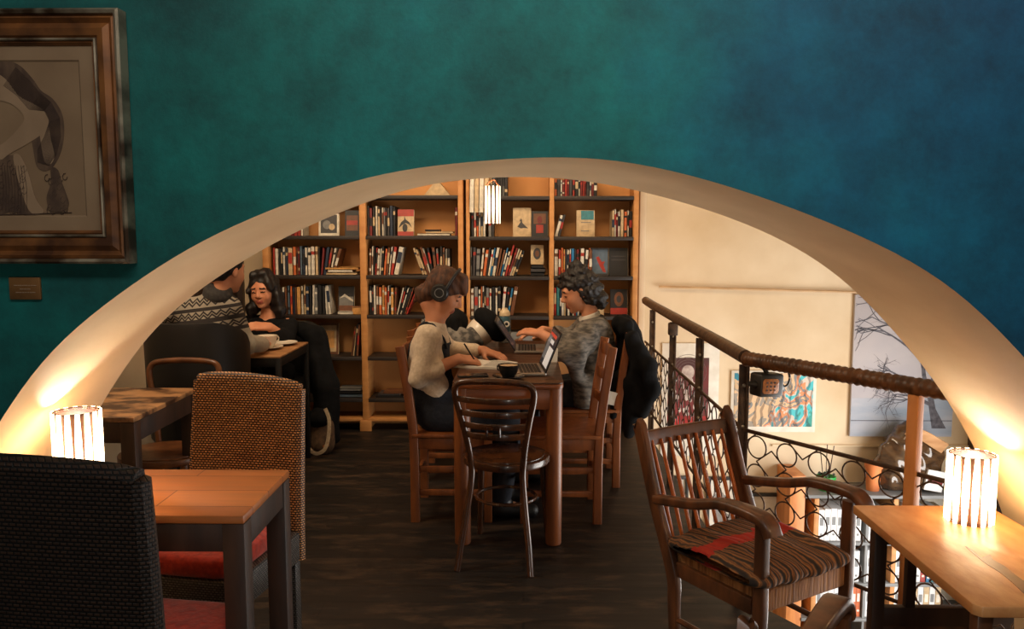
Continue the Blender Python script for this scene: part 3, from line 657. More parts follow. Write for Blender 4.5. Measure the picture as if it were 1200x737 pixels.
# ------------------------------------------------------------------ furniture
def square_table(name, label, x0, x1, y0, y1, h, mtop, mleg, leg=.055, th=.022, apron=.07, inset=.0, group=None, rim=None):
    cx, cy = (x0+x1)/2, (y0+y1)/2; W, D = x1-x0, y1-y0
    t = thing(name, label, 'table', (cx, cy, 0), 0, group)
    MB().box((0, 0, h-th/2), (W, D, th)).build('tabletop', mtop, t, bevel=.004)
    hx, hy = W/2-inset-leg/2, D/2-inset-leg/2
    for sx in (-1, 1):
        for sy in (-1, 1):
            MB().box((sx*hx, sy*hy, (h-th)/2), (leg, leg, h-th), taper=1.0).build('leg', mleg, t, bevel=.003)
    e = .004
    for sy in (-1, 1): MB().box((0, sy*(hy+leg/2-.011-e), h-th-apron/2), (2*hx-leg, .022, apron)).build('apron', mleg, t, bevel=.002)
    for sx in (-1, 1): MB().box((sx*(hx+leg/2-.011-e), 0, h-th-apron/2), (.022, 2*hy-leg, apron)).build('apron', mleg, t, bevel=.002)
    return t
# centre table : round legs, rounded apron corners, dark worn top
tx0, tx1, ty0, ty1, th_ = -.325, .181, 3.615, 5.06, .766
cx, cy = (tx0+tx1)/2, (ty0+ty1)/2
ct = thing('cafe_table', 'long reddish wooden table with round legs where two women work', 'table', (cx, cy, 0))
prof = rrect(tx1-tx0, ty1-ty0, .035, 6)
m = MB(); m.prism(prof, (0, 0, th_-.006), (1, 0, 0), (0, 1, 0), (0, 0, 1), .006); m.build('tabletop', M_tabletopdark, ct, bevel=.002)
m = MB(); m.prism(prof, (0, 0, th_-.030), (1, 0, 0), (0, 1, 0), (0, 0, 1), .024); m.build('edge_band', M_redwoodx, ct, bevel=.006)
m = MB(); m.prism(rrect(tx1-tx0-.02, ty1-ty0-.02, .035, 6), (0, 0, th_-.125), (1, 0, 0), (0, 1, 0), (0, 0, 1), .094); m.build('apron', M_redwoodx, ct, bevel=.003)
for sx in (-1, 1):
    for sy in (-1, 1):
        m = MB().lathe([(0, 0), (.034, 0), (.037, .004), (.038, .3), (.0385, th_-.03), (0, th_-.03)], (sx*((tx1-tx0)/2-.042), sy*((ty1-ty0)/2-.042), 0), 20); m.build('leg', M_redwood, ct, smooth=.6)
# left table in the niche
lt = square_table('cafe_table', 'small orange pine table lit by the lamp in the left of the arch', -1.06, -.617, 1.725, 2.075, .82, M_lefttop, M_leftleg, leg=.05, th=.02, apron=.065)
# far left tables
square_table('cafe_table', 'dark framed table with a pale top between the man and the woman in black', -1.98, -1.37, 4.49, 5.10, .75, mat('pale_worn_top', (176, 128, 84), (140, 96, 60), (6, 20, 6), 6, .45), M_black, leg=.03, th=.012, apron=.05)
square_table('cafe_table', 'low table with a scratched painted top behind the left wall of the arch', -2.13, -1.465, 2.97, 3.56, .75, M_scratch, M_leftleg, leg=.055, th=.02, apron=.08)
# right table in the niche
rtx0, rtx1, rty0, rty1, rth = .852, 1.205, 1.475, 2.05, .74
rt = thing('cafe_table', 'glossy honey-coloured table lit by the lamp in the right of the arch', 'table', (0, 0, 0))
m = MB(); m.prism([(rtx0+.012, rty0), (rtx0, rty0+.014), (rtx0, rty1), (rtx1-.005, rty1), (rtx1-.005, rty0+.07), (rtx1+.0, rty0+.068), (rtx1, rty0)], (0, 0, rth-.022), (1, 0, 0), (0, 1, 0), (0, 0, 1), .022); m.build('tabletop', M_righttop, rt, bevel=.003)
st = MB(); P = smooth_path([at(a, c, z=rth) for a, c in ((1131, 640), (1142, 646), (1150, 653), (1160, 650), (1164, 656), (1178, 664), (1190, 674), (1212, 690), (1206, 700), (1190, 686), (1172, 671), (1156, 661), (1142, 650))], 3, True)
st.prism([(p.x, p.y) for p in P], (0, 0, rth-.0004), (1, 0, 0), (0, 1, 0), (0, 0, 1), .0009); st.build('burn_mark', M_stain, rt, smooth=0)['label'] = 'dark jagged scar on the tabletop'
for (x, y) in ((.893, 1.985), (1.16, 1.985), (1.03, 1.505), (1.17, 1.505)): MB().box((x, y, (rth-.022)/2), (.032, .032, rth-.022)).build('leg', M_rightleg, rt, bevel=.003)
MB().box((.878, 1.502, rth-.022-.075), (.030, .030, .15)).build('corner_block', M_walnut, rt, bevel=.003)
MB().box((.9, 1.745, rth-.036), (.014, .47, .03)).build('apron', M_rightleg, rt, bevel=.002)
MB().box((1.026, 1.985, rth-.05), (.24, .016, .056)).build('apron', M_rightleg, rt, bevel=.002)
MB().box((1.026, 1.985, .475), (.24, .022, .05)).build('stretcher', M_rightleg, rt, bevel=.003)
MB().box((.976, 1.985, .60), (.024, .02, .21)).build('strut', M_rightleg, rt, bevel=.002)
MB().box((1.026, 2.0, .33), (.24, .012, .24)).build('end_panel', M_walnut, rt, bevel=.002)

# ladder-back chairs (front towards local -y)
def ladder_chair(label, loc, rz, cut=None):
    t = thing('ladderback_chair', label, 'chair', loc, rz, 'reddish ladder-back chairs round the long table')
    w, d = .19, .185; zs = .45
    for s in (-1, 1):
        m = MB(); m.sweep([(s*w, d-.005, 0), (s*w, d-.005, .30), (s*w, d, .46), (s*w, d+.025, .66), (s*w, d+.062, .885)], rrect(.036, .044, .006), ref=(0, 1, 0)); m.build('back_post', M_redwood, t)
        m = MB().box((s*w, -d, (zs-.02)/2), (.038, .038, zs-.02)); m.build('leg', M_redwood, t, bevel=.004)
        for z in (.15, .27): MB().box((s*w, 0, z), (.018, 2*d-.04, .030)).build('stretcher', M_redwood, t, bevel=.003)
        MB().box((s*w, 0, zs-.05), (.024, 2*d-.04, .055)).build('seat_rail', M_redwood, t, bevel=.003)
    for y, z in ((-d, .22), (d, .20)): MB().box((0, y, z), (2*w-.038, .018, .030)).build('stretcher', M_redwood, t, bevel=.003)
    for y in (-d, d-.004): MB().box((0, y, zs-.05), (2*w-.038, .024, .055)).build('seat_rail', M_redwood, t, bevel=.003)
    MB().box((0, -.008, zs-.01), (2*w+.045, 2*d+.03, .02)).build('seat', M_redwood, t, bevel=.006)
    for z, hh in ((.585, .05), (.705, .055), (.835, .065)):
        y0 = d+.025+(z-.66)*.165+.0
        P = [(-w+.01+(2*w-.02)*i/8, y0+.018*(1-(2*i/8-1)**2), z) for i in range(9)]
        m = MB(); m.sweep(P, rrect(.016, hh, .004), ref=(0, 0, 1)); m.build('back_slat', M_redwood, t)
    return t
ladder_chair('reddish ladder-back chair the woman with headphones sits on', (-.362, 4.13, 0), PI/2)
ladder_chair('empty reddish ladder-back chair tucked in at the right of the table', (.187, 4.115, 0), -PI/2)
ladder_chair('reddish ladder-back chair under the curly-haired woman with a coat on it', (.345, 4.70, 0), -PI/2)
ladder_chair('reddish ladder-back chair behind the woman with headphones, heaped with scarves', (-.40, 4.80, 0), PI/2)

# bentwood chairs (front towards local -y)
def bentwood(label, loc, rz, mm=M_bent, slats=4):
    t = thing('bentwood_chair', label, 'chair', loc, rz, 'bentwood cafe chairs')
    zs = .452
    half = [(.160, .265, 0), (.146, .235, .12), (.124, .205, .28), (.112, .190, .40), (.116, .192, .47), (.128, .205, .56), (.148, .225, .66), (.166, .238, .74), (.168, .246, .785), (.150, .252, .812), (.108, .257, .822), (.05, .262, .826), (0, .263, .827)]
    path = smooth_path(half+[(-x, y, z) for x, y, z in half[-2::-1]], 5)
    n = len(path); m = MB(); m.tube(path, .0145, 10, ref=(0, 1, 0)); m.build('back_hoop', mm, t)
    xs = {.745: .163, .685: .152, .632: .141, .588: .132}
    for z, w in list(xs.items())[:slats]:
        yb = .225+(z-.66)*.16
        P = [(-w+2*w*i/10, yb+.045*(1-(2*i/10-1)**2), z-.0) for i in range(11)]
        m = MB(); m.sweep(P, rrect(.009, .026, .003), ref=(0, 0, 1)); m.build('back_slat', mm, t)
    if slats == 4:
        for x in (-.028, .028): MB().tube([(x, .262, .592), (x, .268, .632)], .005, 6).build('spindle', mm, t)
    seat = [(.198*math.cos(a)*(1.0 if math.sin(a) < 0 else .98), .19*math.sin(a)-.002) for a in np.linspace(0, 2*PI, 49)[:-1]]
    m = MB(); m.prism(seat, (0, 0, zs-.036), (1, 0, 0), (0, 1, 0), (0, 0, 1), .032); m.build('seat_ring', mm, t, bevel=.005)
    m = MB(); m.prism([(a*.9, c*.9) for a, c in seat], (0, 0, zs-.006), (1, 0, 0), (0, 1, 0), (0, 0, 1), .008); m.build('seat', mm, t, bevel=.003)
    for s in (-1, 1):
        m = MB(); m.tube(smooth_path([(s*.145, -.135, zs-.03), (s*.152, -.15, .25), (s*.165, -.175, .0)], 5), [.018]+[.017-.0004*i for i in range(10)], 10, ref=(0, 1, 0)); m.build('leg', mm, t)
    ring = [(.135*math.cos(a), .13*math.sin(a), .255) for a in np.linspace(0, 2*PI, 33)[:-1]]
    MB().tube(ring, .008, 8, closed=True).build('leg_ring', mm, t)
    return t
bentwood('dark bentwood chair with slatted hoop back standing at the near end of the long table', (-.080, 3.575, 0), math.radians(169.6))
bentwood('amber bentwood chair with a hoop back behind the scratched painted table', (-1.64, 3.60, 0), math.radians(0), M_bentpale, 0)

# rattan high-back chairs (front towards local -y)
def rattan(label, loc, rz, wt, wb, h, seat_z, depth, mw, medge, lean=.10, name_tilt=False):
    t = thing('rattan_chair', label, 'chair', loc, rz, 'woven rattan chairs at the small pine table')
    m = MB(); nx, nz = 20, 24; th = .045; z0 = seat_z-.17
    def P(u, v, side):
        hw = wb/2+(wt/2-wb/2)*v
        zt = h-.014*abs(u)**2.2-.010*(u if name_tilt else 0)-.004*max(0, abs(u)-.9)/.1
        z = z0+(zt-z0)*v; y = depth/2+lean*v**1.3+.012*(1-u*u)*(1 if side else 1)*.8-(th if side else 0)
        return (u*hw, y, z)
    vs = []; fs = []
    for side in (0, 1):
        for j in range(nz+1):
            for i in range(nx+1): vs.append(P(-1+2*i/nx, j/nz, side))
    o = (nx+1)*(nz+1); g = lambda s, i, j: s*o+j*(nx+1)+i
    for j in range(nz):
        for i in range(nx):
            for s in (0, 1): fs.append((g(s, i, j), g(s, i+1, j), g(s, i+1, j+1), g(s, i, j+1)))
    m.add(vs, fs); k0 = len(m.f)
    m.slot(1); ed = []
    for i in range(nx): ed += [(g(0, i, 0), g(0, i+1, 0), g(1, i+1, 0), g(1, i, 0)), (g(0, i, nz), g(0, i+1, nz), g(1, i+1, nz), g(1, i, nz))]
    for j in range(nz): ed += [(g(0, 0, j), g(0, 0, j+1), g(1, 0, j+1), g(1, 0, j)), (g(0, nx, j), g(0, nx, j+1), g(1, nx, j+1), g(1, nx, j))]
    m.f += ed; m.m += [1]*len(ed)
    m.build('backrest', [mw, medge], t, smooth=.6)
    m = MB()
    for s in (-1, 1): m.tube([P(s, v, 0)[:1]+(P(s, v, 0)[1]-th/2, P(s, v, 0)[2]) for v in np.linspace(0, 1, 14)], .021, 8, ref=(0, 1, 0))
    m.tube([(P(u, 1, 0)[0], P(u, 1, 0)[1]-th/2, P(u, 1, 0)[2]) for u in np.linspace(-1, 1, 15)], .021, 8, ref=(0, 1, 0))
    m.build('rolled_edge', mw, t)
    m = MB(); m.prism(rrect(wb+.02, depth, .05, 5), (0, 0, seat_z-.17), (1, 0, 0), (0, 1, 0), (0, 0, 1), .10); m.build('seat', medge, t, bevel=.008)
    m = MB(); m.prism(rrect(wb-.01, depth-.03, .06, 6), (0, -.012, seat_z-.068), (1, 0, 0), (0, 1, 0), (0, 0, 1), .066); m.build('seat_cushion', M_redcloth, t, bevel=.022, seg=4)['label'] = 'red seat cushion'
    for sx in (-1, 1):
        for sy in (-1, 1):
            m = MB(); m.bar((sx*(wb/2-.02), sy*(depth/2-.035), 0), (sx*(wb/2-.02), sy*(depth/2-.035), seat_z-.165), .04, .04, ref=(0, 1, 0)); m.build('leg', medge, t, bevel=.006)
    return t
rattan('dark rattan high-back chair seen from behind, nearest the camera at the pine table', (-.875, 1.665, 0), math.radians(172), .515, .45, 1.037, .56, .46, M_rattandark, M_rattandark, .08)
rattan('sunlit brown rattan chair facing the camera across the small pine table', (-1.0, 2.50, 0), math.radians(-10), .375, .40, .935, .50, .46, M_rattan, M_rattanedge, .06, True)

# low spindle-back armchair with bound seat (front towards local -y)
M_cord = mat('bound_seat_cord', (186, 132, 80), (128, 82, 46), (90, 90, 6), 4, .75, .5)
def mat_stripes():
    m = bpy.data.materials.new('striped_woven_cushion'); m.use_nodes = True; L = m.node_tree.links; b = m.node_tree.nodes['Principled BSDF']; b.inputs['Roughness'].default_value = .95
    tc = N(m, 'ShaderNodeTexCoord'); no = N(m, 'ShaderNodeTexNoise'); no.inputs['Scale'].default_value = 9; no.inputs['Detail'].default_value = 5; L.new(tc.outputs['Object'], no.inputs['Vector'])
    sp = N(m, 'ShaderNodeSeparateXYZ'); L.new(tc.outputs['Object'], sp.inputs[0])
    a = N(m, 'ShaderNodeMath', operation='MULTIPLY_ADD'); a.inputs[1].default_value = .05; L.new(no.outputs['Fac'], a.inputs[0]); L.new(sp.outputs['X'], a.inputs[2])
    cb = N(m, 'ShaderNodeCombineXYZ'); L.new(a.outputs[0], cb.inputs['X'])
    w = N(m, 'ShaderNodeTexWave'); w.inputs['Scale'].default_value = 10; w.inputs['Distortion'].default_value = 9.0; w.inputs['Detail'].default_value = 3; sy_ = N(m, 'ShaderNodeMath', operation='MULTIPLY'); sy_.inputs[1].default_value = .35; L.new(sp.outputs['Y'], sy_.inputs[0]); L.new(sy_.outputs[0], cb.inputs['Y']); L.new(cb.outputs[0], w.inputs['Vector'])
    rp = N(m, 'ShaderNodeValToRGB')
    set_ramp(rp, ((0, (44, 36, 32)), (.2, (74, 56, 40)), (.38, (136, 88, 50)), (.55, (164, 110, 62)), (.72, (104, 66, 40)), (.86, (140, 92, 54)), (1, (60, 48, 40))))
    L.new(w.outputs['Fac'], rp.inputs['Fac'])
    # red woven band across the middle
    n2 = N(m, 'ShaderNodeTexNoise'); n2.inputs['Scale'].default_value = 26; n2.inputs['Detail'].default_value = 2; L.new(tc.outputs['Object'], n2.inputs['Vector'])
    y = N(m, 'ShaderNodeMath', operation='MULTIPLY_ADD'); y.inputs[1].default_value = .09; L.new(n2.outputs['Fac'], y.inputs[0]); L.new(sp.outputs['Y'], y.inputs[2])
    ab = N(m, 'ShaderNodeMath', operation='ABSOLUTE'); s1 = N(m, 'ShaderNodeMath', operation='SUBTRACT'); s1.inputs[1].default_value = .075; L.new(y.outputs[0], s1.inputs[0]); L.new(s1.outputs[0], ab.inputs[0])
    lt_ = N(m, 'ShaderNodeMath', operation='LESS_THAN'); lt_.inputs[1].default_value = .034; L.new(ab.outputs[0], lt_.inputs[0])
    mm = N(m, 'ShaderNodeMath', operation='MULTIPLY'); mm.inputs[1].default_value = .9; L.new(lt_.outputs[0], mm.inputs[0])
    mx = N(m, 'ShaderNodeMix', data_type='RGBA'); L.new(mm.outputs[0], mx.inputs['Factor']); L.new(rp.outputs['Color'], mx.inputs['A']); mx.inputs['B'].default_value = (*lin((176, 40, 26)), 1)
    L.new(mx.outputs['Result'], b.inputs['Base Color'])
    bp = N(m, 'ShaderNodeBump'); bp.inputs['Strength'].default_value = .6; bp.inputs['Distance'].default_value = .01; L.new(w.outputs['Fac'], bp.inputs['Height']); L.new(bp.outputs['Normal'], b.inputs['Normal'])
    return m
M_stripes = mat_stripes()
def armchair(label, loc, rz):
    t = thing('spindle_armchair', label, 'armchair', loc, rz, 'low spindle-back wooden armchairs')
    wf, wb, d, zt, lean, za, zaf, zs = .200, .210, .180, .745, .175, .505, .612, .388
    for s in (-1, 1):
        m = MB(); m.sweep(smooth_path([(s*wb, d-.02, 0), (s*wb, d-.01, .18), (s*wb, d+.0, .30), (s*wb, d+lean*.55, .525), (s*wb, d+lean, zt), (s*wb, d+lean*1.06, zt+.018)], 4), rrect(.030, .050, .008), ref=(0, 1, 0), scales=[(.75+.25*min(1, i/8), .75+.25*min(1, i/8)) for i in range(20)]+[(.8, .7)]); m.build('back_post', M_walnut, t)
        m = MB(); m.sweep([(s*wf, -d-.005, 0), (s*wf, -d-.012, .30), (s*wf, -d-.012, zaf-.03)], rrect(.034, .040, .007), ref=(0, 1, 0), scales=[(.7, .7), (1, 1), (.95, .95)]); m.build('leg', M_walnut, t)
        arm = smooth_path([(s*(wb+.002), d+lean*.50, za+.022), (s*(wb+.010), d*.4, za+.062), (s*(wf+.014), -d*.25, za+.096), (s*(wf+.016), -d-.005, zaf-.006), (s*(wf+.016), -d-.048, zaf-.022), (s*(wf+.016), -d-.066, zaf-.052)], 6)
        n = len(arm); m = MB(); m.sweep(arm, rrect(.056, .032, .011), ref=(0, 0, 1), scales=[(.62+.5*min(1, i/(n*.6)), 1.0) for i in range(n)]); m.build('armrest', M_walnut, t)
        MB().box((s*wf, 0, zs-.075), (.022, 2*d-.03, .05)).build('seat_rail', M_walnut, t, bevel=.003)
        m = MB(); m.tube([(s*wf, -d+.02, .14), (s*wb, d-.03, .14)], .010, 8); m.build('stretcher', M_walnut, t)
    m = MB(); m.sweep([(-wb+.012+(2*wb-.024)*i/8, d+lean-.004+.012*(1-(i/4-1)**2), zt-.028) for i in range(9)], rrect(.020, .056, .006), ref=(0, .2, 1)); m.build('top_rail', M_walnut, t)
    MB().box((0, d+lean*.20, zs-.03), (2*wb-.03, .022, .036)).build('lower_back_rail', M_walnut, t, bevel=.003)
    n = 9
    for i in range(n):
        x = -wb+.042+(2*wb-.084)*i/(n-1); a = 1-abs(2*i/(n-1)-1)
        m = MB(); m.tube([(x, d+lean*.20, zs-.03), (x, d+lean*.57, .535), (x, d+lean*.95, zt-.035)], [.0065, .0075, .006], 8, ref=(0, 1, 0)); m.build('spindle', M_spindle, t)
    m = MB(); m.prism(rrect(2*wf-.012, 2*d+.03, .02, 4), (0, -.004, zs-.088), (1, 0, 0), (0, 1, 0), (0, 0, 1), .076); m.build('bound_seat', M_cord, t, bevel=.010, seg=3)['label'] = 'seat frame bound in brown cord'
    return t
ac = armchair('low wooden armchair with orange spindles and a striped cushion by the railing', (.779, 2.612, 0), .556)
# its loose seat cushion
cq = Fld((-.22, -.22, -.06), (.22, .22, .07), .006)
for i in range(-3, 4):
    for j in range(-3, 4): cq.ell((i*.056, j*.055, .004*math.cos(i*.5)*math.cos(j*.5)), (.05, .05, .036-.0015*(i*i+j*j)*.5), k=.03)
cq.noise(.0028, 38, 4)
cu = cq.build('seat_cushion', M_stripes, relax=1)
cu.location = (.779-.01, 2.612-.02, .388+.014); cu.rotation_euler = (0, 0, .556)
tag(cu, 'striped brown and red woven cushion on the low spindle armchair', 'cushion')
fx, fy = .6, .8
armchair('dark wooden armchair whose armrest end rises at the bottom edge', (.764, 1.488, 0), math.atan2(fx, -fy))

# black tub chairs
def tub(label, loc, rz, top, r=.27, w=1.0):
    t = thing('tub_chair', label, 'chair', loc, rz, 'black tub chairs at the far left table')
    m = MB(); n = 28; vs = []; fs = []; sec = []
    for i in range(n+1):
        a = math.radians(-22+224*i/n); u = abs(i/n*2-1)
        zt = top-(.20*max(0, u-.35)**1.6)*1.3
        for q, (rr_, z) in enumerate(((r, .38), (r+.012, .55), (r+.02, zt-.03), (r+.012, zt), (r-.03, zt), (r-.045, zt-.03), (r-.05, .40))): vs.append((rr_*w*math.cos(a), rr_*math.sin(a)*.95, z))
    for i in range(n):
        for q in range(7): fs.append((i*7+q, i*7+(q+1) % 7, (i+1)*7+(q+1) % 7, (i+1)*7+q))
    fs.append(tuple(range(6, -1, -1))); fs.append(tuple(n*7+q for q in range(7)))
    m.add(vs, fs); m.build('backrest', M_black, t, smooth=.9)
    m = MB(); m.lathe([(0, .36), (r-.03, .36), (r-.02, .38), (r-.02, .44), (r-.05, .47), (0, .475)], seg=28); m.build('seat', M_black, t, smooth=.9)
    for sx in (-1, 1):
        for sy in (-1, 1): MB().tube([(sx*.15, sy*.14, .37), (sx*.19, sy*.18, 0)], [.016, .011], 8).build('leg', M_black, t)
    return t
tub('black tub chair the man in the patterned sweater sits in', (-1.72, 4.22, 0), PI, .99, .265, .92)
tub('black tub chair behind the woman in black', (-1.70, 5.36, 0), math.radians(4), .83, .29, 1.1)
# ------------------------------------------------------------------ lamps
M_glow = mat('lit_lamp_slat', (255, 246, 230), (255, 240, 220), (20, 20, 20), 2, .6, emit=LAMP_EMIT, ecol=(255, 218, 170))
M_glow2 = mat('lit_pendant_slat', (255, 246, 230), (255, 240, 220), (20, 20, 20), 2, .6, emit=2.4, ecol=(255, 226, 186))
M_shade = mat('brown_lamp_veneer', (84, 46, 22), (66, 36, 18), (30, 30, 4), 4, .6)
def slat_lamp(name, label, loc, r, h, rz, n=16, power=LAMP_W, cat='lamp', hang=False):
    t = thing(name, label, cat, loc, rz)
    m = MB(); m.lathe([(r*.93, .006), (r*.93, h-.004), (r*.90, h-.004), (r*.90, .006), (r*.93, .006)], seg=40); m.build('shade', M_shade, t, smooth=.6)['label'] = 'brown cylindrical shade behind the slats'
    proto = None
    for i in range(n):
        a = 2*PI*i/n; wmax = 2*PI*r/n*(.66 if hang else .78)
        if proto is None:
            L_ = []; R2 = []
            for j in range(13):
                v = j/12; hw = wmax/2*(.40+.60*math.sin(PI*(.10+.80*v)) )
                L_.append((-hw, h*v)); R2.append((hw, h*v))
            m = MB(); m.prism(L_+R2[::-1], (0, 0, 0), (1, 0, 0), (0, 0, 1), (0, -1, 0), .0022)
            proto = m.build('slat', M_glow2 if hang else M_glow, t, bevel=0, smooth=0); o = proto
        else:
            o = proto.copy(); COL.objects.link(o); o.parent = t
        o.location = (r*math.sin(a), -r*math.cos(a), 0); o.rotation_euler = (0, 0, a)
    for z in (.002, h-.002): MB().tube([(r*.955*math.cos(a), r*.955*math.sin(a), z) for a in np.linspace(0, 2*PI, 41)[:-1]], .0022, 6, closed=True).build('ring', M_shade, t)
    if not hang: m = MB(); m.lathe([(0, 0), (r*.9, 0), (r*.9, .006), (0, .006)], seg=32); m.build('base', M_shade, t)
    m = MB(); m.lathe([(0, h*.28), (.010, h*.28), (.010, h*.42), (.017, h*.50), (.021, h*.60), (.016, h*.70), (0, h*.73)], seg=16); m.build('bulb', mat('lit_bulb', (255, 240, 214), None, (5, 5, 5), 2, .5, emit=30, ecol=(255, 214, 160)), t)
    ld = bpy.data.lights.new('bulb_light', 'POINT'); ld.energy = power; ld.color = (1.0, .93, .84); ld.shadow_soft_size = .014
    lo = bpy.data.objects.new('bulb_light', ld); COL.objects.link(lo); lo.parent = t; lo.location = (0, 0, h*.80)
    return t
slat_lamp('table_lamp', 'glowing slatted table lamp on the pine table at the left', (-.992, 1.752, .8205), .0485, .228, .15)
slat_lamp('table_lamp', 'glowing slatted table lamp on the honey-coloured table at the right', (1.092, 1.945, .7405), .0525, .166, .1)
pl_ = at(577.5, 262, y=4.75); ph = .046*950/ .001 if False else (at(577.5, 218, y=4.75)[2]-pl_[2])
pd = slat_lamp('pendant_lamp', 'small glowing slatted lamp hanging before the bookcase', pl_, .042, ph, 0.1, 11, PEND_W, 'lamp', True)
m = MB(); m.tube([(0, 0, ph), (0, 0, ph+.035), (.0, 0, ZC-pl_[2])], .0035, 8); m.build('cord', M_blacktrim, pd)
m = MB(); m.tube(smooth_path([(-.038, 0, ph), (-.02, 0, ph+.022), (.01, 0, ph+.034), (.024, 0, ph+.014), (.038, 0, ph)], 5), .004, 8); m.build('hanger', mat('copper', (186, 112, 70), None, (9, 9, 9), 2, .35, metal=.7), pd)

# ------------------------------------------------------------------ railing
C0 = Vector((.842, 3.062, 0)); E0 = Vector((.842, 5.62, 0)); D2 = (Vector((1.224, 2.50, 0))-C0).normalized(); E2 = C0+D2*1.12
rl = thing('railing', 'wrought iron railing with a wooden handrail around the stair void', 'railing', tuple(C0))
def rel(v, z): return (v.x-C0.x, v.y-C0.y, z)
zr_ = .965
m = MB(); m.tube([rel(E0, zr_+.01), rel(E0, zr_+.01)[:1]+(rel(E0, 0)[1]-.02, zr_+.01)]+[rel(C0+(E0-C0)*(1-i/8), zr_+.006) for i in range(1, 9)], [.02]+[.028]*9, 14); m.build('handrail', M_railwood, rl)['label'] = 'smooth dark wooden handrail along the gallery'
P = []; R = []; n = 170; Lr = (E2-C0).length
for i in range(n+1):
    s = i/n; P.append(rel(C0+D2*(Lr*s), zr_)); R.append(.0275+.0020*math.sin(s*Lr/.026*2*PI)+.0008*math.sin(s*211))
m = MB(); m.tube(P, R, 14); m.build('bound_handrail', M_rope, rl)['label'] = 'ribbed brown handrail on the short side'
for i, y in enumerate((3.075, 3.86, 4.56, 5.29)):
    v = Vector((.842, y, 0)); m = MB(); m.box((0, rel(v, 0)[1], .47), (.036, .012, .94)) ; m.box((.013, rel(v, 0)[1], .47), (.010, .032, .94))
    po = m.build('post', M_iron, rl, bevel=.002)
    for z in (.08, .235, .40, .555, .70, .86):
        yb = rel(v, 0)[1]-.006; MB().lathe([(0, .004), (.006, .003), (.0075, 0), (.0075, -.002), (0, -.002)], (0, yb, z), 10, Matrix.Rotation(PI/2, 3, 'X')).build('bolt', M_bolt, po)['label'] = 'pale bolt head'
v = C0+D2*.675; m = MB(); a2 = math.atan2(D2.y, D2.x); m.box((v.x-C0.x, v.y-C0.y, .47), (.036, .036, .94), (0, 0, a2)); m.build('wooden_post', M_postwood, rl, bevel=.003)['label'] = 'square orange wooden post'
m = MB(); m.box((-.0, rel(Vector((0, 4.56, 0)), 0)[1], .90), (.05, .05, .07)); m.build('rail_bracket', M_iron, rl, bevel=.006)
def lattice(O, D, L, z0, z1, nm):
    """rings and diamonds of thin rod between two flat bars"""
    d90 = Vector((-D.y, D.x, 0)); rows = 4; pz = (z1-z0)/rows; nx = max(1, round(L/.134)); px = L/nx; rc = .043
    for z, hh in ((z0, .012), (z1, .014)):
        MB().bar(rel(O, z), rel(O+D*L, z), .010, hh).build('bar', M_iron, rl, bevel=.002)
    m = MB()
    def pt(a, z): q = O+D*a; return (q.x-C0.x, q.y-C0.y, z)
    for i in range(nx):
        for j in range(rows):
            a = (i+.5)*px; z = z0+(j+.5)*pz
            m.tube([pt(a+rc*math.cos(t), z+rc*.98*math.sin(t)) for t in np.linspace(0, 2*PI, 21)[:-1]], .0030, 6, closed=True, ref=(d90.x, d90.y, 0))
    for i in range(nx+1):
        for j in range(rows+1):
            if (i+j) % 2: continue
            a = i*px; z = z0+j*pz; q = [(a-px*.5, z), (a, z+pz*.5), (a+px*.5, z), (a, z-pz*.5)]
            for k in range(4):
                (a0, zz0), (a1, zz1) = q[k], q[(k+1) % 4]
                if min(a0, a1) < -.001 or max(a0, a1) > L+.001 or min(zz0, zz1) < z0-.001 or max(zz0, zz1) > z1+.001: continue
                m.tube([pt(a0, zz0), pt(a1, zz1)], .0027, 6, ref=(d90.x, d90.y, 0))
    m.build(nm, M_iron, rl)
ys = (3.075, 3.86, 4.56, 5.29, 5.60)
for y0, y1 in zip(ys[:-1], ys[1:]): lattice(Vector((.842, y0, 0)), Vector((0, 1, 0)), y1-y0, .256, .690, 'lattice')
lattice(C0, D2, .675, .256, .690, 'lattice'); lattice(C0+D2*.675, D2, .43, .256, .690, 'lattice')
# clamped spotlight under the ribbed handrail
v = C0+D2*.10
sl = thing('spotlight', 'small black spotlight with an amber lens clamped under the ribbed handrail', 'spotlight', (v.x, v.y, .0))
p0 = at(884, 438, y=v.y-.03); p1 = at(918, 466, y=v.y-.03); cx, cz = (p0[0]+p1[0])/2-v.x, (p0[2]+p1[2])/2
ry = math.radians(-16)
Rz = Matrix.Rotation(math.radians(22), 3, 'Z') @ Matrix.Rotation(math.radians(3), 3, 'Y')
def rp_(b, c): b.v = [tuple(Rz @ Vector(p)+Vector(c)) for p in b.v]; return b
rp_(MB().box((0, .0, 0), (.105, .07, .086)), (cx, 0, cz)).build('housing', M_blacktrim, sl, bevel=.010)
rp_(MB().prism(rrect(.072, .056, .012), (-.008, -.037, -.002), (1, 0, 0), (0, 0, 1), (0, 1, 0), .006), (cx, 0, cz)).build('lens', mat('amber_lens', (196, 128, 70), (160, 96, 48), (60, 60, 60), 4, .3, .3), sl, bevel=.002)['label'] = 'amber rectangular lens'
m = MB()
for ix in range(3):
    for iz in range(3): m.box((-.026+.017*ix, -.0375, -.016+.014*iz), (.008, .002, .006))
rp_(m, (cx, 0, cz)).build('grille', M_rightleg, sl)
rp_(MB().tube([(-.0, 0, .04), (-.012, .01, zr_-cz-.02)], .008, 8), (cx, 0, cz)).build('clamp', M_blacktrim, sl)
rp_(MB().tube([(.052, 0, -.01), (.075, 0, -.012)], [.020, .012], 10), (cx, 0, cz)).build('knob', M_blacktrim, sl)
rp_(MB().tube([(-.052, 0, .0), (-.085, 0, .004)], [.016, .007], 10), (cx, 0, cz)).build('hinge_arm', M_blacktrim, sl)
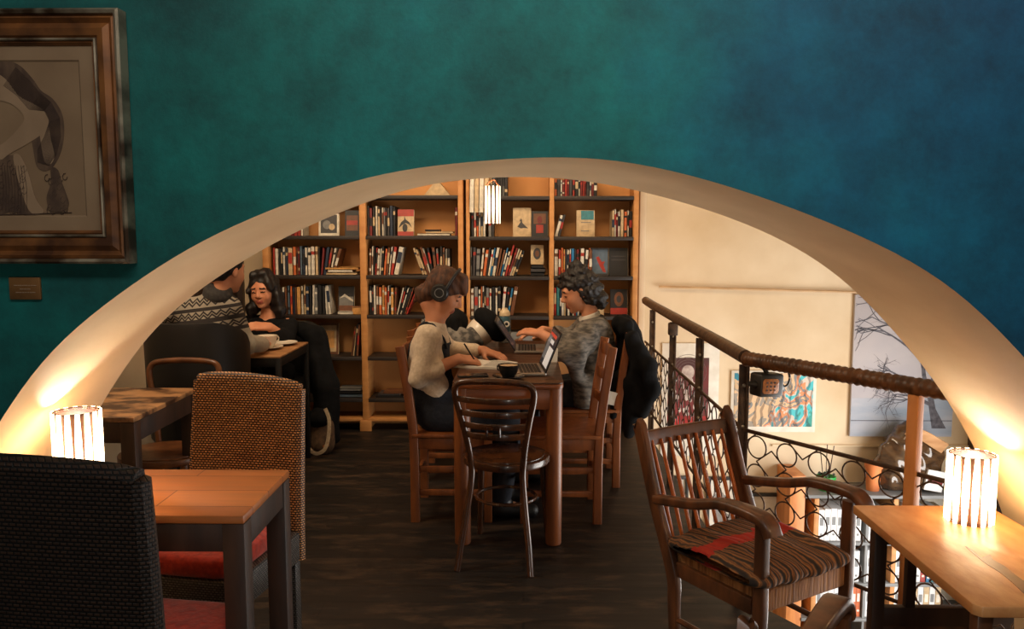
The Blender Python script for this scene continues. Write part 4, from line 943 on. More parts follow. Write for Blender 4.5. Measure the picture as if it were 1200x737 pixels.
rp_(MB().tube(smooth_path([(.07, 0, -.014), (.098, .0, -.002), (.104, 0, .03), (.085, 0, .055), (.06, .01, .058)], 6), .0042, 8), (cx, 0, cz)).build('cable', M_blacktrim, sl)

# ------------------------------------------------------------------ pictures on the back wall of the stair void
PY = WB-.004
def pic_rect(x0p, y0p, x1p, y1p):
    a = at(x0p, y0p, y=PY); c = at(x1p, y1p, y=PY); return a[0], c[0], c[2], a[2]
M_canvas = mat('pale_grey_canvas', (186, 180, 182), (168, 164, 172), (2.5, 2.5, 4), 6, .8, lo=.3, hi=.75)
M_mist = mat('blue_grey_mist', (140, 152, 168), (172, 172, 180), (2.0, 4, 7), 6, .8)
M_branch = mat('charcoal_branch', (98, 96, 104), (70, 68, 76), (40, 40, 40), 4, .8)
x0, x1, z0, z1 = pic_rect(1001, 345, 1113, 511)
cv = thing('tree_print', 'tall pale print of a leafless tree by misty water on the back wall', 'picture', ((x0+x1)/2, PY, (z0+z1)/2))
W_, H_ = x1-x0, z1-z0
MB().box((0, -.012, 0), (W_, .024, H_)).build('canvas', M_canvas, cv, bevel=.002)
m = MB(); m.box((0, -.0243, -H_*.36), (W_*.995, .0010, H_*.27)); m.build('water', M_mist, cv, smooth=0)
m = MB(); rb2 = random.Random(21)
m.box((0, -.0252, -H_*.385), (W_*.99, .0006, .006))
def limb(x, z, a, L, w, dep):
    P = [(x, z)]; n = 6
    for i in range(n):
        a += rb2.uniform(-.22, .22); x += math.sin(a)*L/n; z += math.cos(a)*L/n; P.append((x, z))
    for i in range(n):
        (xa, za_), (xb, zb_) = P[i], P[i+1]; w0, w1 = w*(1-.6*i/n), w*(1-.6*(i+1)/n)
        dx, dz = xb-xa, zb_-za_; l = math.hypot(dx, dz)+1e-6; nx_, nz_ = -dz/l, dx/l
        if all(abs(q) < W_/2-.004 for q in (xa, xb)) and all(abs(q) < H_/2-.004 for q in (za_, zb_)):
            yq = -.0256-.0001*dep
            m.add([(xa-nx_*w0/2, yq, za_-nz_*w0/2), (xa+nx_*w0/2, yq, za_+nz_*w0/2), (xb+nx_*w1/2, yq, zb_+nz_*w1/2), (xb-nx_*w1/2, yq, zb_-nz_*w1/2)], [(0, 1, 2, 3)])
    if dep < 5:
        for k in range(3 if dep < 4 else 2):
            i = rb2.randint(2, n); limb(P[i][0], P[i][1], a+rb2.choice((-1, 1))*rb2.uniform(.3, .9)-.10, L*rb2.uniform(.55, .8), w*.5, dep+1)
limb(W_*.37, -H_*.43, -.28, .36, .058, 0)
limb(W_*.22, -H_*.12, -.2, .34, .034, 1); limb(W_*.16, H_*.05, -.95, .42, .020, 2); limb(W_*.12, H_*.16, -1.2, .40, .016, 2); limb(W_*.2, H_*.0, .3, .4, .02, 1); limb(-W_*.02, H_*.34, -1.35, .3, .012, 3); limb(W_*.05, H_*.30, -1.7, .4, .010, 3)
m.add([(W_*.30, -.0255, -H_*.44), (W_*.44, -.0255, -H_*.44), (W_*.33, -.0255, -H_*.30), (W_*.27, -.0255, -H_*.12), (W_*.22, -.0255, -H_*.12)], [(0, 1, 2, 3, 4)])
m.build('tree_drawing', M_branch, cv, smooth=0)

def mat_collage():
    m = bpy.data.materials.new('bright_collage_paint'); m.use_nodes = True; L = m.node_tree.links; b = m.node_tree.nodes['Principled BSDF']; b.inputs['Roughness'].default_value = .7
    tc = N(m, 'ShaderNodeTexCoord'); no = N(m, 'ShaderNodeTexNoise'); no.inputs['Scale'].default_value = 4.2; no.inputs['Detail'].default_value = 3; no.inputs['Distortion'].default_value = 1.6; L.new(tc.outputs['Object'], no.inputs['Vector'])
    vo = N(m, 'ShaderNodeTexWave'); vo.inputs['Scale'].default_value = 5; vo.inputs['Distortion'].default_value = 9; vo.inputs['Detail'].default_value = 2.5; L.new(tc.outputs['Object'], vo.inputs['Vector'])
    sp = N(m, 'ShaderNodeSeparateXYZ'); L.new(tc.outputs['Object'], sp.inputs[0])
    a = N(m, 'ShaderNodeMath', operation='MULTIPLY_ADD'); a.inputs[1].default_value = .55; L.new(sp.outputs['X'], a.inputs[0]); L.new(no.outputs['Fac'], a.inputs[2])
    r1 = N(m, 'ShaderNodeValToRGB')
    set_ramp(r1, ((0, (42, 120, 140)), (.28, (200, 168, 130)), (.38, (150, 140, 128)), (.45, (214, 178, 140)), (.52, (126, 128, 128)), (.57, (222, 140, 94)), (.61, (206, 190, 176)), (.66, (76, 184, 192)), (.74, (60, 150, 140)), (.85, (90, 200, 200)))); r1.color_ramp.interpolation = 'CONSTANT'
    L.new(a.outputs[0], r1.inputs['Fac'])
    r2 = N(m, 'ShaderNodeValToRGB'); r2.color_ramp.elements[0].position = .15; r2.color_ramp.elements[0].color = (.35, .35, .36, 1); r2.color_ramp.elements[1].position = .4; r2.color_ramp.elements[1].color = (1, 1, 1, 1); L.new(vo.outputs['Fac'], r2.inputs['Fac'])
    mx = N(m, 'ShaderNodeMix', data_type='RGBA', blend_type='MULTIPLY'); mx.inputs['Factor'].default_value = .8; L.new(r1.outputs['Color'], mx.inputs['A']); L.new(r2.outputs['Color'], mx.inputs['B']); L.new(mx.outputs['Result'], b.inputs['Base Color'])
    return m
x0, x1, z0, z1 = pic_rect(857, 434, 954, 506)
cp = thing('collage_print', 'colourful print with turquoise and tan swirls and a white border behind the spotlight', 'picture', ((x0+x1)/2, PY, (z0+z1)/2)); W_, H_ = x1-x0, z1-z0
MB().box((0, -.006, 0), (W_, .012, H_)).build('border_paper', M_white, cv if False else cp, bevel=.001)
m = MB(); m.box((0, -.0125, .012), (W_-.045, .001, H_-.06)); m.build('print', mat_collage(), cp, smooth=0)
x0, x1, z0, z1 = pic_rect(776, 402, 840, 534)
ps = thing('red_poster', 'dark red poster with a pale round head and rings on white paper beyond the railing', 'poster', ((x0+x1)/2, PY, (z0+z1)/2)); W_, H_ = x1-x0, z1-z0
MB().box((0, -.004, 0), (W_, .008, H_)).build('paper', M_white, ps, bevel=.001)
M_pred = mat('poster_red', (70, 34, 32), (128, 34, 32), (2, 2, 5), 5, .7, lo=.4, hi=.7)
pxm = 950/PY
def pp(px, py): q = at(px, py, y=PY); return (q[0]-(x0+x1)/2, q[2]-(z0+z1)/2)
a_ = pp(783, 419); c_ = pp(829, 496); MB().box(((a_[0]+c_[0])/2, -.0087, (a_[1]+c_[1])/2), (c_[0]-a_[0], .0014, a_[1]-c_[1])).build('print', M_pred, ps, smooth=0)
m = MB(); hx_, hz_ = pp(806, 436)
for k in range(5):
    r = .055+.020*k; m.tube([(hx_+r*math.cos(t), -.0098, hz_+r*math.sin(t)) for t in np.linspace(-.5, PI+.5, 24)], .0014, 4)
m.build('rings', mat('poster_grey', (120, 104, 98), None, (9, 9, 9), 2, .8), ps)
m = MB(); m.prism(circ(hx_, hz_, .048, 20, 1.15), (0, -.0094, 0), (1, 0, 0), (0, 0, 1), (0, -1, 0), .0008)
r3 = random.Random(2)
for k in range(26):
    xx = hx_+r3.uniform(-.10, .10); zz = hz_-.05-r3.uniform(0, .27); m.prism(circ(xx, zz, r3.uniform(.006, .018), 8, r3.uniform(1, 2.2)), (0, -.0094, 0), (1, 0, 0), (0, 0, 1), (0, -1, 0), .0004+.00001*k)
m.build('pale_figure', mat('poster_white', (196, 180, 170), (160, 140, 132), (30, 30, 30), 3, .8), ps, smooth=0)
m = MB(); q0 = pp(783, 500); m.box(((a_[0]+c_[0])/2, -.0092, q0[1]+.05), (c_[0]-a_[0], .0006, .07)); m.build('red_band', mat('poster_bright_red', (176, 40, 34), (120, 30, 28), (12, 12, 12), 4, .8), ps, smooth=0)
# framed sheets lower on the wall
def framed(label, rect, inner):
    x0, x1, z0, z1 = pic_rect(*rect); t = thing('framed_sheet', label, 'picture', ((x0+x1)/2, PY, (z0+z1)/2)); W_, H_ = x1-x0, z1-z0
    m = MB()
    for s in (-1, 1): m.box((s*(W_/2-.012), -.012, 0), (.024, .024, H_)); m.box((0, -.012, s*(H_/2-.012)), (W_-.048, .024, .024))
    m.build('frame', M_blacktrim, t, bevel=.002)
    MB().box((0, -.005, 0), (W_-.04, .008, H_-.04)).build('sheet', M_white, t, smooth=0)
    m = MB(); rq2 = random.Random(len(label))
    for k in range(16):
        cx_, cz_ = rq2.uniform(-.25, .25)*W_, rq2.uniform(-.28, .25)*H_; m.prism(circ(cx_, cz_, rq2.uniform(.01, .04), 7, rq2.uniform(.6, 1.8)), (0, -.0095, 0), (1, 0, 0), (0, 0, 1), (0, -1, 0), .0004+.00002*k)
    m.build('sketch', mat(inner[0], inner[1], None, (20, 20, 20), 3, .8), t, smooth=0)
framed('black framed pale sheet low on the back wall beside the wooden pillar', (879, 577, 925, 690), ('faint_sepia', (206, 178, 160)))
framed('small black framed pale sheet seen through the armchair spindles', (783, 557, 805, 632), ('faint_grey', (150, 146, 142)))
framed('wide black framed pale sheet seen behind the armchair spindles', (828, 558, 872, 640), ('faint_grey', (150, 146, 142)))

# ------------------------------------------------------------------ lower level shelves under the pictures
LY = 5.74
def lxz(px, py): q = at(px, py, y=LY); return q[0], q[2]
xa = lxz(926, 575)[0]; xb = XR-.015; ztop = lxz(1000, 580)[1]
ls = thing('shelving_unit', 'long grey shelving unit of white binders on the lower level', 'shelf', ((xa+xb)/2, LY, ZL)); cx_ = (xa+xb)/2
rowz = [ztop]+[lxz(1000, q)[1] for q in (635, 683, 724)]; rowz += [rowz[-1]-.31, rowz[-1]-.62]
DP = WB-LY-.012
MB().box(((lxz(944, 575)[0]-xa)/2-(xb-xa)/2, DP/2, (ztop+.14-ZL)/2), (lxz(944, 575)[0]-xa, DP, ztop+.14-ZL)).build('wooden_side', M_postwood, ls, bevel=.003)['label'] = 'orange wooden side panel'
for px in (957, 1017, 1050): 
    MB().box((lxz(px, 600)[0]-cx_, DP/2, (ztop-.03-ZL)/2), (.034 if px != 1017 else .018, DP, ztop-.03-ZL)).build('divider', M_pine if px != 1017 else M_greypaint, ls, bevel=.002)
for z in rowz: MB().box(((lxz(944, 575)[0]+xb)/2-cx_, DP/2-.005, z-ZL-.012), (xb-lxz(944, 575)[0], DP+.01, .024)).build('shelf', M_greypaint, ls, bevel=.002)
MB().box((0, DP+.004, (ztop-ZL)/2), (xb-xa, .008, ztop-ZL)).build('back_panel', M_white, ls, smooth=0)
M_bind = mat('white_binder', (226, 226, 226), (206, 206, 208), (14, 14, 14), 2, .6)
binder_no = {}
def binder_row(z, px0, px1, where, cols, wpx=7.2, hpx=39, cat='binder'):
    x = px0; i = 0
    while x+wpx <= px1+.4:
        c = cols[i % len(cols)]; w = wpx/ (950/LY); h = hpx/(950/LY)*rb.uniform(.97, 1.02); m = MB()
        m.box((0, .10, h/2), (w*.93, .20, h)); m.slot(1); m.box((0, -.0005, h*.62), (w*.6, .001, h*.26)); m.lathe([(0, 0), (.009, 0), (.009, .0016), (0, .0016)], (0, -.0003, h*.2), 12, Matrix.Rotation(PI/2, 3, 'X'))
        mm_ = M_bind if c == 'W' else BM[c]; nm = 'white' if c == 'W' else BN[c]
        o = m.build('binder', [mm_, M_greypaint if c == 'W' else M_white], bevel=0, smooth=0, loc=(lxz(x+wpx/2, 600)[0], LY+.02, z+.0006))
        tag(o, f'{nm} binder, {ORD[i]} from left {where}', cat, f'binders {where}'); x += wpx; i += 1
rz_ = rowz[1:]
binder_row(rz_[0], 961, 1013, 'on top tier, left compartment', 'W')
binder_row(rz_[0], 1020, 1047, 'on top tier, middle compartment', 'W')
binder_row(rz_[0], 1054, 1068, 'on top tier beyond the pine divider', 'rd', 4.4, 34)
binder_row(rz_[0], 1070, 1115, 'on top tier, far right end', 'We', 7)
binder_row(rz_[1], 961, 1013, 'on second tier, left compartment', 'W')
binder_row(rz_[1], 1020, 1047, 'on second tier, middle compartment', 'W')
binder_row(rz_[1], 1054, 1090, 'on second tier beyond the pine divider', 'Wr', 6)
binder_row(rz_[1], 1091, 1116, 'on second tier, far right end', 'bloty', 4.6, 30)
binder_row(rz_[2], 961, 1003, 'on third tier left of the orange ones', 'W')
binder_row(rz_[2], 1004, 1015, 'beside white ones on third tier', 'o', 5.2)
binder_row(rz_[2], 1020, 1047, 'on third tier, middle compartment', 'W')
binder_row(rz_[2], 1054, 1110, 'on third tier beyond the pine divider', 'We', 7)
binder_row(rz_[3], 961, 1000, 'on fourth tier of the lower shelves', 'sW', 7, 30)
m = MB().box((0, .08, .05), (.12, .16, .10)); m.slot(1); m.box((0, .08, .104), (.126, .166, .012)); tag(m.build('gift_box', [mat('magenta_card', (206, 40, 170), None, (9, 9, 9), 2, .5), BM['k']], bevel=.003, loc=(lxz(1008, 700)[0], LY+.03, rz_[3]+.0006)), 'magenta box with a dark lid on the fourth tier of the lower shelves', 'box')
# plant pot, sack, small pot on top of the shelves
gp = thing('plant_pot', 'bright green pot with three bare stems on top of the lower shelves', 'plant', (lxz(975, 572)[0], LY+.12, ztop+.0006))
MB().lathe([(0, 0), (.052, 0), (.066, .085), (.070, .09), (.070, .105), (.062, .105), (.056, .09), (0, .088)], seg=28).build('pot', mat('green_plastic', (22, 156, 66), (16, 130, 52), (9, 9, 9), 2, .4), gp)
for i, (dx, dz, lx_) in enumerate(((-.035, .31, -.05), (.0, .34, .0), (.035, .33, .05))): MB().tube(smooth_path([(dx*.6, 0, .08), (dx, .004, .2), (dx+lx_*.3, 0, dz)], 4), .0035, 6).build('stem', M_rightleg, gp)
f_ = MB(); rv = random.Random(9)
for i in range(26):
    a = rv.uniform(0, 6.3); r = rv.uniform(.01, .055); p = (r*math.cos(a), r*math.sin(a), .10+rv.uniform(0, .03)); f_.add([p, (p[0]+.014, p[1]+.004, p[2]+.012), (p[0]+.004, p[1]+.012, p[2]+.020), (p[0]-.010, p[1]+.004, p[2]+.012)], [(0, 1, 2, 3)])
f_.build('foliage', mat('dark_leaf', (40, 52, 40), None, (9, 9, 9), 2, .6), gp)
tp = thing('clay_pot', 'small terracotta pot on the lower shelves beside the wrapped sack', 'pot', (lxz(1031, 575)[0], LY+.12, ztop+.0006))
MB().lathe([(0, 0), (.045, 0), (.055, .17), (.064, .17), (.064, .21), (.056, .21), (.05, .18), (0, .17)], seg=24).build('pot', mat('terracotta', (206, 122, 66), (180, 100, 52), (9, 9, 9), 3, .7), tp)
sk = thing('wrapped_sack', 'large brown sack in glossy clear wrap standing on the lower shelves', 'sack', (lxz(1073, 585)[0], LY+.16, ztop+.0006))
g = Fld((-.27, -.17, -.02), (.27, .17, .62), .010)
Ry = Matrix.Rotation(math.radians(22), 3, 'Y'); Rn = np.array(Ry)
g.ell((-.06, 0, .24), (.16, .125, .27), Rn, .05); g.ell((.10, 0, .22), (.14, .12, .20), Rn, .05); g.ell((.0, 0, .12), (.21, .13, .13), None, .05)
g.noise(.007, 30, 5); g.wave(.006, (60, 8, 34)); g.cut((0, 0, 0), (0, 0, -1))
M_sack = mat('glossy_brown_wrap', (96, 70, 46), (58, 42, 30), (9, 9, 26), 6, .14, .35, coat=.8, lo=.35, hi=.65)
g.build('bag', M_sack, sk)
m = MB(); P = [(-.06, -.11, .47), (.05, -.135, .43), (.15, -.13, .37), (.22, -.10, .33)]; m.sweep(smooth_path(P, 4), rrect(.012, .085, .004), ref=(0, -.4, 1)); m.build('folded_top', mat('kraft_paper', (196, 150, 104), (176, 128, 84), (9, 9, 30), 4, .7), sk)
m = MB(); m.box((.14, -.135, .10), (.14, .02, .15), (0, .2, .1)); m.slot(1); m.box((.14, -.147, .095), (.12, .004, .035), (0, .2, .1)); m.build('printed_label', [M_bind, BM['d']], sk, bevel=.003)
# ------------------------------------------------------------------ things on the long table
TZ = th_+.0006
M_cup = mat('black_glaze', (24, 23, 24), (18, 17, 18), (9, 9, 9), 2, .18, coat=.4)
M_cream = mat('milk_foam', (232, 206, 170), (200, 150, 100), (60, 60, 60), 4, .7)
M_chin = mat('white_china', (226, 214, 196), (214, 200, 180), (9, 9, 9), 2, .25)
def cup(label, loc, r, h, mm, fill, hand=0.0, saucer=None, zs=0.0):
    t = thing('coffee_cup', label, 'cup', loc, hand)
    MB().lathe([(0, 0), (r*.55, 0), (r*.62, .004), (r*.86, h*.45), (r, h), (r*.94, h), (r*.80, h*.45), (r*.5, .008), (0, .008)], seg=32).build('bowl', mm, t, smooth=.9)
    MB().lathe([(0, h*.90), (r*.90, h*.90), (r*.93, h*.93)], seg=32).build('coffee', fill, t)
    MB().tube(smooth_path([(r*.92, 0, h*.82), (r*1.35, 0, h*.80), (r*1.42, 0, h*.5), (r*.92, 0, h*.32)], 5), .004, 8).build('handle', mm, t)
    return t
def saucer(label, loc, r, mm):
    return tag(MB().lathe([(0, .004), (r*.5, .004), (r*.62, .006), (r, .016), (r, .019), (r*.6, .010), (r*.45, .008), (0, .008)], seg=36).build('saucer', mm, smooth=.9, loc=loc), label, 'saucer')
sc = at(596, 444, z=TZ)
saucer('black saucer under the black coffee cup on the long table', sc, .076, M_cup)
cup('black coffee cup full of milk foam on the long table', (sc[0], sc[1], TZ+.0095), .050, .058, M_cup, M_cream, 2.4)
ph_ = at(554, 441, z=TZ)
t = thing('phone', 'black phone lying on the near left corner of the long table', 'phone', ph_, .12)
MB().prism(rrect(.145, .072, .012, 4), (0, 0, 0), (1, 0, 0), (0, 1, 0), (0, 0, 1), .009).build('body', M_blacktrim, t, bevel=.002)
MB().prism(rrect(.138, .066, .010, 4), (0, 0, .009), (1, 0, 0), (0, 1, 0), (0, 0, 1), .0006).build('screen', M_cup, t)
nb = thing('notebook', 'open white notebook under the hands of the woman with headphones', 'notebook', at(566, 428, z=TZ), -.25)
for s in (-1, 1):
    m = MB(); P = [(0, .15, 0)]
    prof = [(0, 0), (.0, .008), (s*.05, .013), (s*.11, .010), (s*.155, .005), (s*.155, 0)]
    m.prism(prof, (0, -.11, 0), (1, 0, 0), (0, 0, 1), (0, 1, 0), .22); m.build('page_block', M_white, nb, smooth=.5)
m = MB()
for i in range(9): m.box((.082, -.085+.02*i, .0125), (.11, .002, .0008), (0, .025, 0))
m.build('handwriting', mat('grey_writing', (120, 116, 112), None, (9, 9, 9), 2, .9), nb)
pen = at(551, 416, z=TZ+.075); pe = tag(MB().tube([(0, 0, 0), (-.003, -.002, .008), (-.062, -.030, .110)], [.001, .004, .0042], 8).build('pen', M_blacktrim, loc=at(559, 427, z=TZ+.013)), 'black pen in the writing hand of the woman with headphones', 'pen')
M_alu = mat('aluminium_shell', (176, 172, 166), (160, 156, 150), (4, 60, 4), 2, .32, metal=.75)
M_keys = mat('black_keys', (22, 22, 23), None, (9, 9, 9), 2, .5)
def laptop(label, A, B, C, Hd, hgt, lean, mback, screen=None):
    """A near-hinge corner, B near-front corner (base near edge), C far-hinge corner on the table; lid rises from A-C"""
    A, B, C = Vector(A), Vector(B), Vector(C); ex = (B-A).normalized(); dp = (B-A).length; ey = C-A; W = ey.length; ey.normalize(); ey = (ey-ex*ey.dot(ex)).normalized()
    ct_ = (A+B)/2+ey*W/2; t = thing('laptop', label, 'laptop', (ct_.x, ct_.y, TZ), math.atan2(ex.y, ex.x))
    # local: x from hinge to front (towards the user), y along the hinge
    sy = 1 if ex.cross(ey).z > 0 else -1
    bs = MB().prism(rrect(dp, W, .012, 4), (0, 0, .002), (1, 0, 0), (0, 1, 0), (0, 0, 1), .012).build('base', M_alu, t, bevel=.002)
    m = MB()
    for r in range(6):
        for k in range(13): m.box((-dp/2+.030+.0172*r, -W/2+.028+(W-.056)*(k+.5)/13, .0148), (.0145, (W-.056)/13-.003, .0016))
    m.build('keyboard', M_keys, bs)
    MB().box((dp/2-.045, 0, .0143), (.065, .10, .0006)).build('trackpad', M_alu, bs)
    ca, sa = math.cos(lean), math.sin(lean); hx = -dp/2+.006
    up = Vector((-sa, 0, ca)); nr = Vector((ca, 0, sa))
    m = MB(); m.prism(rrect(W, hgt, .010, 4), Vector((hx, 0, .014))+up*hgt/2-nr*.003, (0, 1, 0), up, nr, .006); ld_ = m.build('lid', mback, t, bevel=.0015)
    m = MB(); m.prism(rrect(W-.012, hgt-.012, .006, 3), Vector((hx, 0, .014))+up*hgt/2+nr*.003, (0, 1, 0), up, nr, .0006); m.build('bezel', M_blacktrim, ld_)
    scm = [mat('dim_screen', (44, 46, 52), (30, 32, 36), (9, 9, 9), 2, .25, emit=.12, ecol=(70, 80, 96)), mat('lit_page', (226, 224, 220), None, (9, 9, 9), 2, .4, emit=.35, ecol=(230, 228, 226)), mat('screen_red', (214, 70, 50), None, (9, 9, 9), 2, .4, emit=.3, ecol=(226, 80, 60)), mat('screen_grey', (120, 124, 130), None, (9, 9, 9), 2, .4, emit=.2, ecol=(120, 124, 130))]
    m = MB(); o = Vector((hx, 0, .014))+up*hgt/2+nr*.0037
    m.prism([(-W*.47, -hgt*.44), (W*.47, -hgt*.44), (W*.47, hgt*.44), (-W*.47, hgt*.44)], o, (0, 1, 0), up, nr, .0004)
    if screen:
        for sl_, (a, c, d, e) in screen: m.slot(sl_).prism([(W*a, hgt*d), (W*c, hgt*d), (W*c, hgt*e), (W*a, hgt*e)], o, (0, 1, 0), up, nr, .0010)
    m.build('screen', scm, ld_, smooth=0)
    return t
nearA = at(641, 441, z=TZ); nearB = at(594, 437.5, z=TZ)
la = laptop('open silver laptop with its screen at the right end of the table near the cup', (nearA[0], nearA[1], TZ), (nearA[0]-.205, nearA[1]-.016, TZ), (nearA[0]-.026, nearA[1]+.315, TZ), .2, .205, math.radians(22), M_blacktrim,
            [(1, (-.1, .42, -.42, .05)), (3, (-.44, -.14, -.3, .3)), (2, (-.42, .3, .28, .36)), (1, (-.42, .2, .12, .22))])
hA = at(602.5, 414.5, z=TZ); hC = at(594, 404, z=TZ)
lb = laptop('open laptop of the curly-haired woman standing further back on the table', (hA[0], hA[1], TZ), (hA[0]+.215, hA[1]-.0, TZ), (hA[0]-.01, hA[1]+.31, TZ), .2, .205, math.radians(34), M_blacktrim)
# bottle with a round emblem
bo = at(591, 404, z=TZ); bt = thing('bottle', 'squat teal bottle with a cream cap and round emblem behind the laptops', 'bottle', (-.118, 4.975, TZ))
MB().lathe([(0, 0), (.034, 0), (.037, .006), (.037, .150), (.030, .166), (0, .17)], seg=28).build('body', mat('teal_label', (52, 84, 96), (36, 60, 74), (9, 9, 9), 3, .4), bt)
MB().lathe([(0, .0), (.0375, 0.002), (.0378, .07), (0, .07)], seg=28).build('lower_sleeve', mat('grey_mottle', (150, 142, 128), (84, 84, 84), (60, 60, 30), 4, .5), bt)
MB().lathe([(0, .166), (.033, .166), (.034, .180), (.030, .194), (.020, .202), (.016, .214), (0, .216)], seg=24).build('cap', mat('cream_plastic', (220, 196, 158), None, (9, 9, 9), 2, .4), bt)
m = MB(); m.lathe([(.010, 0), (.019, 0), (.019, .002), (.010, .002)], (.012, -.0362, .118), 20, Matrix.Rotation(PI/2, 3, 'X')); m.slot(1).lathe([(0, 0), (.010, 0), (.010, .0016), (0, .0016)], (.012, -.0362, .118), 20, Matrix.Rotation(PI/2, 3, 'X')); m.build('emblem', [M_white, M_keys], bt)
# white and black bag behind the open lid
bg = thing('shoulder_bag', 'white and black rounded bag leaning behind the open laptop lid', 'bag', (-.235, 4.83, TZ))
g = Fld((-.15, -.13, -.01), (.16, .13, .26), .006); R_b = np.array(Matrix.Rotation(math.radians(-38), 3, 'Y'))
g.ell((-.02, 0, .088), (.105, .085, .085), R_b, .02); g.cut((0, 0, .0), (0, 0, -1)); nb_ = R_b @ np.array([1, 0, 0.0])
g.build('body', M_chin, bg)
g = Fld((-.17, -.13, -.01), (.18, .13, .28), .006); g.ell((.035, 0, .125), (.070, .093, .125), np.array(Matrix.Rotation(math.radians(-42), 3, 'Y')), .02); g.cut((0, 0, 0), (0, 0, -1)); g.noise(.002, 30, 2); g.build('flap', M_blackcloth, bg)
# cream card standing at the table edge
q = at(660, 437, z=TZ); cd = MB(); cd.prism([(-.020, 0), (.017, 0), (.022, .074), (-.022, .076)], (0, 0, 0), (1, 0, 0), (0, .22, .97), (0, 1, -.2), .0025)
tag(cd.build('card', M_white, smooth=0, loc=(.158, 4.20, TZ)), 'small cream card propped behind the right edge of the silver laptop', 'card')
# far left table: cup on saucer, plate, glass
c3 = at(313, 409, z=.7506); cup('white coffee cup on the table in front of the woman in black', (c3[0], c3[1], .7605), .062, .072, M_chin, M_chin, 1.0); saucer('white saucer under the white cup at the far left table', (c3[0], c3[1], .7506), .095, M_chin)
c4 = at(331, 404, z=.7506); saucer('small white plate at the far right corner of the far left table', (c4[0], c4[1], .7506), .092, M_chin)
gl = tag(MB().lathe([(0, 0), (.022, 0), (.030, .085), (.0285, .085), (.021, .004), (0, .004)], seg=24).build('glass', mat('clear_glass', (226, 236, 240), None, (4, 4, 4), 2, .05, trans=1.0), smooth=.9, loc=(at(317, 400, z=.7506)[0], at(317, 400, z=.7506)[1], .7506)), 'small clear drinking glass behind the white cup', 'glass')
# canvas bag on the floor by the far left table
kb = thing('canvas_bag', 'brown canvas backpack with pale straps standing on the floor by the far table', 'bag', (-1.345, 5.20, 0))
g = Fld((-.12, -.12, -.01), (.13, .12, .36), .007); g.ell((0.015, 0, .14), (.085, .075, .15), None, .02); g.ell((.01, 0, .06), (.09, .08, .07), None, .04); g.noise(.003, 28, 7); g.cut((0, 0, .002), (0, 0, -1)); g.build('body', mat('brown_canvas', (104, 78, 54), (76, 56, 40), (40, 40, 40), 4, .9, .2), kb)
g = Fld((-.12, -.14, .15), (.13, .12, .36), .007); g.ell((.01, -.01, .24), (.088, .085, .07), None, .02); g.noise(.003, 30, 1); g.build('flap', M_blackcloth, kb)
M_strap = mat('pale_webbing', (176, 156, 128), (150, 130, 104), (60, 60, 60), 3, .9)
for i, P in enumerate(([(-.07, -.07, .33), (-.085, -.10, .22), (-.06, -.115, .10), (.0, -.12, .03), (.06, -.115, .05), (.085, -.10, .12), (.09, -.08, .24), (.06, -.06, .31)], [(-.05, -.06, .34), (-.105, -.07, .28), (-.125, -.06, .16), (-.11, -.05, .08), (-.075, -.06, .05)])):
    m = MB(); m.sweep(smooth_path(P, 5), rrect(.024, .004, .001), ref=(0, 1, 0)); m.build('strap', M_strap, kb)
MB().box((.07, -.105, .075), (.04, .006, .02), (0, -.5, 0)).build('label_tab', mat('orange_leather', (190, 112, 56), None, (9, 9, 9), 2, .6), kb, bevel=.001)
# coats
ja = thing('dark_jacket', 'long black jacket hanging on the chair back behind the curly-haired woman', 'jacket', (.60, 4.66, 0))
g = Fld((-.20, -.36, .22), (.24, .38, 1.02), .008)
g.cap((-.03, -.12, .90), (-.03, .16, .90), .050, None, .05); g.ell((.02, .02, .76), (.075, .20, .15), None, .05); g.ell((.045, .0, .62), (.088, .20, .18), None, .06)
g.cap((.03, -.10, .56), (.0, -.12, .30), .085, .030, .06); g.cap((.02, .12, .56), (-.03, .12, .40), .085, .05, .06)
g.chain([(.0, -.17, .86), (.075, -.21, .70), (.105, -.20, .57), (.055, -.19, .45)], [.052, .060, .054, .044], .03)
g.cap((-.06, -.12, .62), (-.085, -.13, .42), .045, .030, .05); g.ell((-.03, -.06, .925), (.055, .10, .035), None, .02)
g.noise(.006, 17, 3); g.wave(.0045, (34, 52, 12)); g.wave(.003, (-60, 44, 30)); g.build('cloth', M_blackcloth, ja)
MB().box((-.105, -.165, .515), (.050, .006, .075), (.1, .25, .1)).build('care_tag', M_white, ja)['label'] = 'small white tag on the black jacket'
sf = thing('scarf_heap', 'grey and black scarves heaped on the chair back behind the woman with headphones', 'scarf', (-.40, 4.80, 0))
g = Fld((-.2, -.2, .62), (.24, .2, 1.0), .007); g.cap((-.20, -.1, .88), (-.20, .1, .88), .05, .05, .04); g.cap((-.19, -.02, .86), (.03, -.04, .80), .05, .055, .04); g.ell((.05, -.03, .80), (.11, .10, .075), None, .03); g.cap((.05, -.05, .82), (.13, -.06, .70), .05, .035, .04); g.wave(.007, (95, 10, 60)); g.noise(.003, 30, 2)
g.build('grey_scarf', mat('striped_grey_wool', (122, 116, 108), (64, 62, 60), (26, 8, 40), 4, .95, .3, lo=.42, hi=.58), sf)
g = Fld((-.2, -.2, .7), (.2, .2, 1.06), .007); g.ell((-.02, .06, .90), (.075, .07, .085), None, .03); g.cap((-.12, .05, .86), (0, .06, .9), .06, .05, .04); g.cap((-.02, -.02, .92), (.02, -.05, .80), .035, .03, .03); g.noise(.005, 34, 8); g.build('black_scarf', M_blackcloth, sf)
cw = thing('black_coat', 'black coat slung over the tub chair beside the woman in black', 'coat', (-1.40, 5.28, 0))
